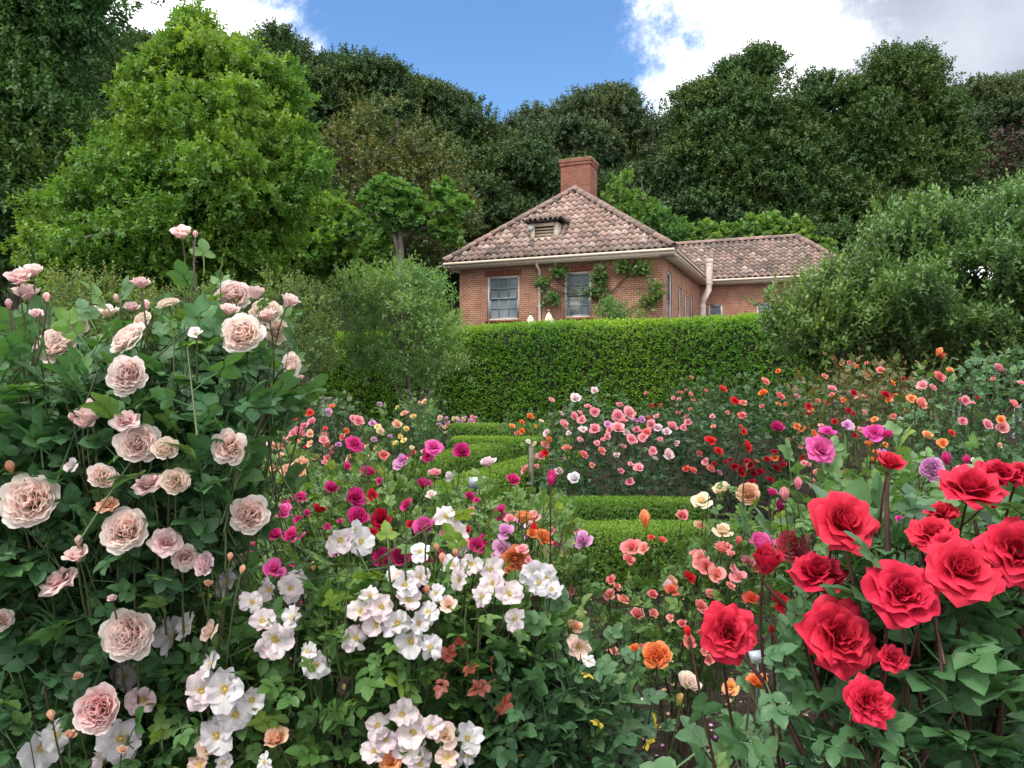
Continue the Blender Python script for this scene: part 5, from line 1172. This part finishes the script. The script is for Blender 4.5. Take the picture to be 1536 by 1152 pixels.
bush('dark leaved crimson and coral rose bush in front of the clipped hedge', [(1015, 640), (1040, 605), (1090, 585), (1140, 580), (1190, 590), (1220, 640), (1210, 700), (1170, 750), (1040, 745), (1020, 700)], 9.0, .85,
     """1083 585 12 B co; 1102 603 17 S co; 1115 605 13 T sa; 1147 573 16 S sa; 1145 590 14 S or; 1169 595 17 S sa; 1167 607 9 T or; 1178 607 9 T or; 1065 662 19 S co; 1077 677 14 S co; 1120 670 18 S co; 1122 697 19 S cm; 1112 709 17 C cm; 1140 708 13 S cm; 1163 703 17 S cm; 1175 698 12 S cm; 1059 693 14 L pi; 1165 643 20 C mg; 1213 622 13 S cm; 1195 595 11 T pi; 1182 660 9 T co; 1128 725 15 S cm; 1078 710 13 T lv; 1150 690 12 S cm; 1167 557 9 T or; 1203 643 12 S or; 1095 690 9 T cm; 1143 610 9 T sa; 1110 640 8 T co; 1155 720 12 S cm; 1070 640 8 T sa; 1030 625 8 T sa""",
     360, 'rose_dark', 'md', .11, .32, 6, 141, 1110, canes=12)
bush('bronze tinged rose thicket with small red and orange blooms under the leafy shrub', [(1180, 600), (1230, 570), (1290, 555), (1340, 560), (1390, 590), (1400, 760), (1330, 780), (1240, 760), (1200, 660)], 7.4, .7,
     """1248 584 14 S pi; 1280 590 12 S cm; 1328 593 15 S cm; 1273 617 12 S cm; 1312 630 12 S or; 1220 652 17 S or; 1252 633 11 S cm; 1321 556 13 S sa; 1311 640 10 T or; 1296 595 9 T sa; 1265 600 9 T or; 1215 615 10 T or; 1213 610 12 S cm; 1340 625 10 T sa; 1275 640 16 S pp; 1240 605 8 T cm; 1232 640 12 T pi; 1360 615 9 T or; 1290 645 12 S pi; 1325 640 10 T wh; 1195 640 12 S or; 1350 630 10 T pp""",
     230, 'rose_olive', 'md', .11, .3, 6, 142, 1290, canes=14, age_p=.5)
bush('salmon and orange rose bush at the right edge before the leafy shrub', [(1345, 620), (1380, 575), (1440, 555), (1500, 545), (1640, 545), (1640, 900), (1440, 900), (1350, 720)], 4.9, .7,
     """1408 529 10 U or; 1424 556 13 S or; 1408 566 18 S sa; 1384 579 17 S pi; 1398 582 13 S pi; 1367 598 15 S or; 1380 605 21 S sa; 1497 554 20 S pi; 1520 607 17 S sa; 1480 638 19 S pi; 1501 630 14 S or; 1504 642 19 S pi; 1499 668 10 T pe; 1427 650 11 S co; 1466 597 9 T cm; 1490 569 10 T sa; 1415 535 7 U co; 1440 600 8 T sa; 1530 575 12 S pi; 1460 690 8 T wh; 1385 700 8 T co""",
     380, 'rose_grey', 'md', .10, .30, 6, 143, 1470, canes=14, age_p=.3)
bush('peach rose bush with a cluster of blooms at the edge of the tall pink shrub', [(385, 690), (420, 670), (455, 685), (490, 710), (480, 750), (400, 760)], 4.1, .4,
     '435 710 27 C pe; 455 700 27 C pe; 450 716 25 C pe; 412 730 16 C pe; 413 670 16 S pe; 410 703 13 S pe; 388 694 22 C pg; 420 683 12 T pe; 405 665 12 S pp', 70, 'rose_far', 'md', .09, .26, 6, 144, 430, canes=6)
bush('mixed salmon and pink rose bush by the brown gate', [(400, 650), (440, 610), (480, 600), (520, 615), (535, 660), (520, 710), (450, 715), (405, 690)], 7.6, .8,
     """465 620 14 S co; 498 611 14 S or; 468 633 16 S pi; 443 628 8 T co; 447 650 23 S pi; 435 660 15 S pi; 485 660 16 S pi; 490 667 13 S sa; 538 632 19 S pi; 530 628 13 S pi; 488 643 8 T co; 519 647 11 S or; 473 687 13 S pe; 508 668 12 T lv; 440 650 14 S pi; 455 640 14 S pi; 424 670 12 T pe; 497 680 9 T sa""",
     150, 'rose_dark', 'lo', .12, .32, 6, 145, 470, canes=8, age_p=.3)
bush('cream, yellow and salmon rose bush left of the slanting stems', [(530, 660), (560, 635), (600, 615), (640, 610), (655, 650), (640, 700), (590, 725), (540, 715)], 9.4, .8,
     """570 648 15 S cr; 567 641 11 S ye; 595 637 16 S pe; 607 621 12 S pe; 575 683 18 S sa; 606 661 10 S ye; 593 665 10 S ye; 525 688 14 S pe; 560 660 12 T lv; 610 688 15 L mg; 618 672 9 T cr; 585 655 8 T lv; 640 665 9 T ye; 550 670 9 T pe; 630 605 9 T pe; 600 655 8 T ye; 633 688 8 T cr""",
     150, 'rose_far', 'lo', .12, .32, 6, 146, 590, canes=8, age_p=.25)
rg = np.random.default_rng(5)
mv = [(rg.uniform(658, 716), rg.uniform(626, 654), rg.uniform(6, 10), 'T', ['lv', 'pp', 'lv', 'pi', 'cr'][rg.integers(5)], None) for _ in range(46)]
bush('far mound of tiny mauve pink blooms at the foot of the tall hedge', [(655, 650), (680, 628), (715, 626), (725, 645), (722, 662), (660, 664)], 16.2, .6, mv, 70, 'rose_far', 'lo', .12, .3, 5, 147, 690, canes=4)
bush('thin orange rose bush far along the parterre path', [(745, 640), (775, 622), (800, 622), (830, 640), (825, 668), (790, 672)], 14.0, .6,
     '795 625 12 S or; 768 640 10 S or; 783 634 9 S or; 783 647 10 S or; 775 650 8 T sa; 803 640 7 T or; 812 632 8 T cr', 50, 'rose_far', 'lo', .11, .3, 5, 148, 790, canes=4)
bush('slim pink and red rose bush with a grey stake, left of the floribunda', [(790, 690), (810, 645), (840, 630), (850, 690), (840, 730), (800, 730)], 10.0, .4,
     '821 650 14 S pp; 817 668 14 S sa; 823 660 11 S or; 811 685 16 S pi; 818 680 14 S co; 788 705 15 S pi; 838 708 15 S pp; 792 663 9 T wh; 803 666 9 T cr; 845 690 9 T pi; 805 700 9 T pi; 824 695 8 T co', 45, 'rose_far', 'lo', .11, .28, 5, 149, 822, canes=6)
bush('leafy rose bush without open blooms in the middle, beside the slanting box hedge', [(620, 785), (660, 768), (740, 765), (810, 770), (840, 785), (845, 820), (640, 820)], 4.6, .4, '700 760 7 U mg; 690 752 6 U pi', 60, 'rose_far', 'md', .09, .28, 6, 150, 740, canes=10)
bush('leafy rose bush at the back in shade, right below the small airy tree', [(590, 640), (620, 600), (660, 600), (680, 640), (660, 680), (600, 690)], 11.5, .6, '637 603 10 T pe; 640 618 9 T pe; 660 626 8 T pe', 70, 'rose_dark', 'lo', .12, .32, 5, 151, 635, canes=6, age_p=.4)
bush('dark rose bush at the foot of the clipped hedge, behind the crimson roses', [(960, 620), (1000, 590), (1060, 570), (1110, 575), (1100, 640), (980, 660)], 12.5, .7, '970 590 7 T sa; 1040 600 7 T sa; 1017 620 8 T sa', 130, 'rose_dark', 'lo', .13, .34, 5, 152, 1030, canes=6)
bush('green rose bush with tall shoots at the foot of the leafy shrub', [(1180, 590), (1240, 545), (1330, 545), (1420, 550), (1430, 640), (1200, 650)], 9.8, .7, '1300 545 7 T sa; 1370 560 7 T pi; 1330 556 9 T cm', 130, 'rose_olive', 'lo', .12, .4, 6, 153, 1300, canes=8, age_p=.4)
MORE = {'magenta rose bush': (36, (9, 20), 'mg mg hp cm lv mg pi', 'L S C L', 1.), 'pale pink flori': (34, (9, 16), 'pi pi pp pi sa', 'S T S', .62), 'dark leaved crimson': (34, (8, 15), 'co sa cm cm pi or', 'S T T', .8), 'coral pink rose': (26, (12, 24), 'cl cl co sa pi cl', 'L S L B', .8),
        'bronze tinged': (30, (7, 13), 'sa or pi cm co pi', 'S T T', .8), 'salmon and orange': (26, (8, 17), 'sa pi or pi co', 'S T S', .75), 'mixed salmon': (22, (7, 14), 'pi sa co pe lv', 'S T T', .8), 'cream, yellow': (20, (7, 12), 'cr pe lv sa ye', 'S T T', .8), 'leafy rose bush without': (16, (8, 16), 'pi mg pp lv', 'T S', 1.), 'rose bush with lush': (10, (9, 15), 'mg lv hp pi', 'B S', .5), 'dark rose bush at': (12, (6, 9), 'sa co pi', 'T T', .7), 'green rose bush with tall': (12, (6, 9), 'sa or cm', 'T T', .6)}
for n_, (a, k) in enumerate(BUSHES):
    for key, (m, (d0, d1), cs, shs, part) in MORE.items():
        if a[0].startswith(key):
            rr = np.random.default_rng(900 + n_); po = [tuple(p) for p in a[1]]; bl = parse(a[4]); lo, hi = min(p[1] for p in po), max(p[1] for p in po); cs_, sh_ = cs.split(), shs.split()
            q = sample_poly(po, m * 4, rr); q = q[q[:, 1] < lo + (hi - lo) * part]; seeds = q[:max(3, m // 3)]
            for j in range(m):                       # in loose sprays of two to four
                c_ = seeds[j % len(seeds)]; x, y = c_ + rr.normal(size=2) * (d0 + d1) * .55
                if all(math.hypot(x - b_[0], y - b_[1]) > (b_[2] + d0) * .4 for b_ in bl): bl.append((x, y, rr.uniform(d0, d1), sh_[rr.integers(len(sh_))], cs_[(j % len(seeds)) % len(cs_)], None))
            BUSHES[n_] = (a[:4] + (bl,) + a[5:], k)
for a, k in BUSHES:
    bl = a[4]; bl = parse(bl) if isinstance(bl, str) else bl
    for (x, y, dm, *_), (qd, dep) in zip(bl, layout(a[1], a[2], a[3], bl, k.get('seed', a[11] if len(a) > 11 else 1))):
        if dm > 11: KEEP.append((x, y, dm / 2, dep))
for a, k in BUSHES: make_bush(*a, **k)
KEEP.clear()
print('roses', round(time.time() - T_START, 1))

# ------------------------------------------------------------------ things by the house and among the beds
def oddments():
    rng = np.random.default_rng(9)
    # espaliered vine on the front wall: crooked arms with tufts of leaves
    def W(px, py, off=.08):
        k = (px - 768) / FPX; v = .45 - off; x0 = HB[0] + HV[0] * v; y0 = HB[1] + HV[1] * v; u = (k * y0 - x0) / (HU[0] - k * HU[1]); q = HB + HU * u + HV * v
        return np.array([q[0], q[1], CAMZ - (py - 576) / FPX * q[1]])
    t = thing('wall_vine', 'leafy vine trained over the brick front wall around the right window', 'vine', W(935, 500) * [1, 1, 0] + [0, 0, 2.2]); sm = MB()
    arms = [[(930, 520), (928, 470), (915, 440), (905, 420), (900, 400)], [(928, 470), (900, 450), (870, 440), (840, 425), (825, 412)], [(915, 440), (935, 420), (950, 408), (975, 405)], [(928, 475), (960, 455), (985, 440)], [(870, 440), (845, 440), (815, 425), (795, 428)], [(840, 440), (830, 455), (815, 460)]]
    for a in arms: poly_tube(sm, [W(x, y, .07) for x, y in a], np.linspace(.028, .010, len(a)), 6)
    sm.build('trunk', BARKD, t); mb = MB()
    for x, y, rx, ry, n in ((838, 412, 14, 9, 26), (812, 428, 12, 9, 20), (828, 452, 14, 9, 24), (900, 420, 12, 20, 50), (898, 445, 9, 10, 20), (935, 405, 13, 9, 26), (965, 410, 12, 8, 22), (985, 435, 10, 8, 18), (970, 455, 14, 9, 24), (985, 448, 9, 9, 14), (955, 402, 10, 5, 10), (880, 440, 8, 6, 8)):
        for _ in range(int(n * 1.6)): p = W(x + rng.normal() * rx * .5, y + rng.normal() * ry * .5, .10 + rng.uniform(0, .25)); twig_leaves(mb, p[None], np.array([[rng.normal() * .5, -.5, .5 + rng.normal() * .4]]), 6, .25, TL['lobed'], .11, rng, 60, .5, np.array([rng.uniform(0, .8)]))
    mb.build('foliage', LM['vine'], t)
    # pale bush showing over the hedge
    b = P(925, 0, 24.6); b[2] = float(gz(b[0], 24.6)); t = thing('pale_shrub', 'feathery yellow green shrub rising over the clipped hedge under the right window', 'shrub', b)
    foliage([(880, 500), (885, 478), (900, 465), (918, 455), (945, 462), (960, 475), (985, 490), (985, 520), (880, 520)], 24.6, .6, 60, .2, 'pollard', TL['lance'], .10, rng, tw=9, K=8, L=.3, age_p=.4, parent=t, name='foliage')
    sm = MB(); 
    for k in range(6): e = P(rng.uniform(895, 970), rng.uniform(470, 490), 24.6); poly_tube(sm, bez(b, b * [1, 1, 0] + e * [0, 0, 1], e, 5), np.linspace(.03, .01, 5), 5)
    sm.build('branch', BARKD, t)
    # two folded parasols
    cloth = plain('parasol_cloth', (.62, .58, .46), .85, .1, .1, 8); pole = plain('parasol_pole', (.25, .16, .09), .6)
    for px, top, lab in ((795.5, 468, 'folded cream parasol peeking over the hedge, left of the downpipe'), (823, 464, 'folded cream parasol peeking over the hedge, right of the downpipe')):
        tp = P(px, top, 24.9); g = float(gz(tp[0], 24.9)); t = thing('folded_parasol', lab, 'parasol', (tp[0], 24.9, g), 'folded parasols behind the hedge'); m = MB(); n = 20; an = np.arange(n) * 2 * pi / n
        prof = [(.015, 0), (.05, -.05), (.09, -.12), (.115, -.2), (.14, -.30), (.17, -.42), (.15, -.9), (.12, -1.3)]; v = []
        for r, z in prof: rr = r * (1 + .22 * np.cos(an * 5) * min(1, -z * 4)); v.append(np.stack([tp[0] + rr * np.cos(an), 24.9 + rr * np.sin(an), np.full(n, tp[2] + z - .09)], -1))
        k = np.arange(n); k1 = (k + 1) % n; m.add(np.concatenate(v), np.concatenate([np.stack([k + n * j, k1 + n * j, k1 + n * (j + 1), k + n * (j + 1)], -1) for j in range(len(prof) - 1)])); m.build('canopy', cloth, t)
        m = MB(); poly_tube(m, [(tp[0], 24.9, g - .05), (tp[0], 24.9, tp[2] - .08)], .024, 8); m.build('pole', pole, t)
        m = MB(); poly_tube(m, [(tp[0], 24.9, tp[2] - .10), (tp[0], 24.9, tp[2] - .07), (tp[0], 24.9, tp[2] - .035), (tp[0], 24.9, tp[2] - .01), (tp[0], 24.9, tp[2])], [.02, .045, .05, .03, .005], 10); m.build('finial', pole, t)
    # brown gate, its post and the bit of brick wall
    wood = plain('dark_wood', (.055, .028, .024), .7, .3, .3, 9); Y = 22.6; g = float(gz(-6, Y)); x0, x1 = P(452, 0, Y)[0], P(494, 0, Y)[0]; z1 = P(0, 566, Y)[2]
    t = thing('wooden_gate', 'dark brown boarded gate at the left end of the clipped hedge', 'gate', ((x0 + x1) / 2, Y, g)); n = 6; m = MB()
    for i in range(n): box(m, (x0 + (x1 - x0) * i / n + .006, Y, g + .06), ((x1 - x0) / n - .012, 0, 0), (0, .03, 0), (0, 0, z1 - g - .06 - .01 * (i % 2)), i / n)
    m.build('board', wood, t, False); m = MB()
    for z in (g + .3, z1 - .3): box(m, (x0, Y + .031, z), (x1 - x0, 0, 0), (0, .04, 0), (0, 0, .1))
    m.build('rail', wood, t, False)
    m = MB(); xa = P(428, 0, Y)[0]; wall_panel(m, np.array([xa, Y, 0]), np.array([1., 0, 0]), x0 - xa - .03, g - .1, P(0, 570, Y)[2], [], .1, np.array([0, 1., 0])); zt = P(0, 570, Y)[2]
    m.add([(x0 - .03, Y, g - .1), (x0 - .03, Y + .4, g - .1), (x0 - .03, Y + .4, zt), (x0 - .03, Y, zt)], np.array([[0, 1, 2, 3]]), [(.5, 0, 0, 0), (.5, .4, 0, 0), (.5, .4, 2, 0), (.5, 0, 2, 0)])
    m.add([(xa, Y, zt), (x0 - .03, Y, zt), (x0 - .03, Y + .4, zt), (xa, Y + .4, zt)], np.array([[0, 1, 2, 3]]), [(.5, 0, 0, 0), (.5, 1, 0, 0), (.5, 1, .4, 0), (.5, 0, .4, 0)]); m.add([(xa, Y + .4, g - .1), (xa, Y, g - .1), (xa, Y, zt), (xa, Y + .4, zt)], np.array([[0, 1, 2, 3]]), [(.5, 0, 0, 0), (.5, .4, 0, 0), (.5, .4, 2, 0), (.5, 0, 2, 0)])
    tag(m.build('brick_pier', BRICKC, None, False), 'low brick pier left of the brown gate', 'pier')
    grey = plain('weathered_wood', (.16, .14, .115), .85, .2, .3, 12); Yp = 11.0; p = P(487, 600, Yp); g = float(gz(p[0], Yp)); m = MB(); t = thing('wooden_post', 'weathered square post with a flat cap beside the brown gate', 'post', (p[0], Yp, g))
    box(m, (p[0] - .05, Yp - .05, g - .1), (.1, 0, 0), (0, .1, 0), (0, 0, p[2] - g + .1)); m.build('shaft', grey, t, False); m = MB(); box(m, (p[0] - .09, Yp - .09, p[2] + .002), (.18, 0, 0), (0, .18, 0), (0, 0, .04)); m.build('cap', grey, t, False)
    Yp = 9.8; p = P(797, 670, Yp); g = float(gz(p[0], Yp)); m = MB(); t = thing('wooden_stake', 'grey wooden stake beside the slim pink rose bush', 'stake', (p[0], Yp, g)); box(m, (p[0] - .03, Yp - .03, g - .1), (.06, 0, 0), (0, .06, 0), (0, 0, p[2] - g + .1)); m.build('shaft', grey, t, False)
    m = MB(); q = p + [-.03, -.03, .002]; m.add([q, q + [.06, 0, 0], q + [.06, .06, 0], q + [0, .06, 0], q + [.03, .03, .03]], np.array([[0, 1, 4], [1, 2, 4], [2, 3, 4], [3, 0, 4]])); m.build('tip', grey, t, False)
    # plant labels on stalks, drip line stake
    met = plain('grey_metal', (.30, .33, .37), .4, .5, .1, 20, .3); blk = plain('black_plastic', (.012, .012, .014), .4, .5)
    for px, py, Y, w, lab in ((716, 725, 4.0, .09, 'small metal plant label tilted among the magenta roses'), (1138, 990, 2.0, .035, 'narrow grey plant label on a stalk behind the scarlet roses')):
        p = P(px, py, Y); g = float(gz(p[0], Y)); t = thing('plant_label', lab, 'plant label', (p[0], Y, g)); m = MB(); poly_tube(m, [(p[0], Y + .01, g - .05), (p[0], Y + .01, p[2])], .004, 6); m.build('stalk', met, t)
        m = MB(); box(m, p - np.array([w / 2, 0, w * .3]), np.array([w, 0, .004]), np.array([0, .003, .001]), np.array([0, .03, w * .6])); m.build('plate', met, t, False)
    p = P(1113, 1112, 2.3); m = MB(); t = thing('drip_stake', 'black irrigation riser standing in the soil under the scarlet roses', 'irrigation pipe', (p[0], 2.3, 0)); poly_tube(m, [(p[0], 2.3, -.05), (p[0], 2.3, p[2])], .013, 10); m.build('riser', met, t)
    m = MB(); poly_tube(m, [(p[0], 2.3, p[2]), (p[0], 2.3, p[2] + .05), (p[0], 2.3, p[2] + .051), (p[0], 2.3, p[2] + .07)], [.018, .018, .012, .012], 10); m.build('nozzle', blk, t)
    # pale roof glimpsed through the gap in the leafy shrub
    Y = 17.0; a, b_ = P(1440, 444, Y), P(1520, 444, Y); c, d = P(1530, 400, Y + 2.5), P(1430, 400, Y + 2.5); m = MB(); t = thing('garden_canopy', 'pale canvas canopy glimpsed through the gap in the leafy shrub', 'canopy', ((a[0] + b_[0]) / 2, Y + 1, float(gz(9, Y))))
    v = np.array([a, b_, c, d]); m.add(np.concatenate([v, v - [0, 0, .03]]), BF); m.build('awning', plain('canvas', (.78, .80, .84), .8, .1, .04), t, False); m = MB()
    for q in (a, b_, c, d): poly_tube(m, [(q[0], q[1], float(gz(q[0], q[1])) - .1), q - [0, 0, .031]], .03, 8)
    m.build('frame', met, t)
    # ground litter: fallen petals and dead leaves
    for nm, matl, n, s, seed in (('fallen_petals', PM['lv'], 420, .022, 1), ('fallen_petals', PM['pp'], 500, .022, 2), ('leaf_litter', plain('dead_leaf', (.22, .15, .08), .9, .1, .5, 30), 1500, .03, 3)):
        r = np.random.default_rng(seed); n2 = n; x = r.uniform(-3, 3, n2); y = r.uniform(1.6, 6.0, n2) if seed == 3 else 1.7 + r.gamma(1.5, .7, n2); x = x if seed != 1 else r.normal(.95, .5, n2)
        z = gz(x, y) + .012 + r.uniform(0, .015, n2); m = MB(); nr = UP + r.normal(size=(n2, 3)) * .35; dd = r.normal(size=(n2, 3)) * [1, 1, .15]
        scatter(m, leaf_grid(3, 4, .4, .2, -.15), frame(dd, nr), np.stack([x, y, z], -1), r.uniform(.6, 1.3, n2) * s, r.uniform(0, 1, n2), r.uniform(.3, 1, n2)); o = m.build(nm, matl); tag(o, kind='stuff')
oddments()
print('done', round(time.time() - T_START, 1), sum(len(o.data.polygons) for o in SC.objects if o.type == 'MESH'))
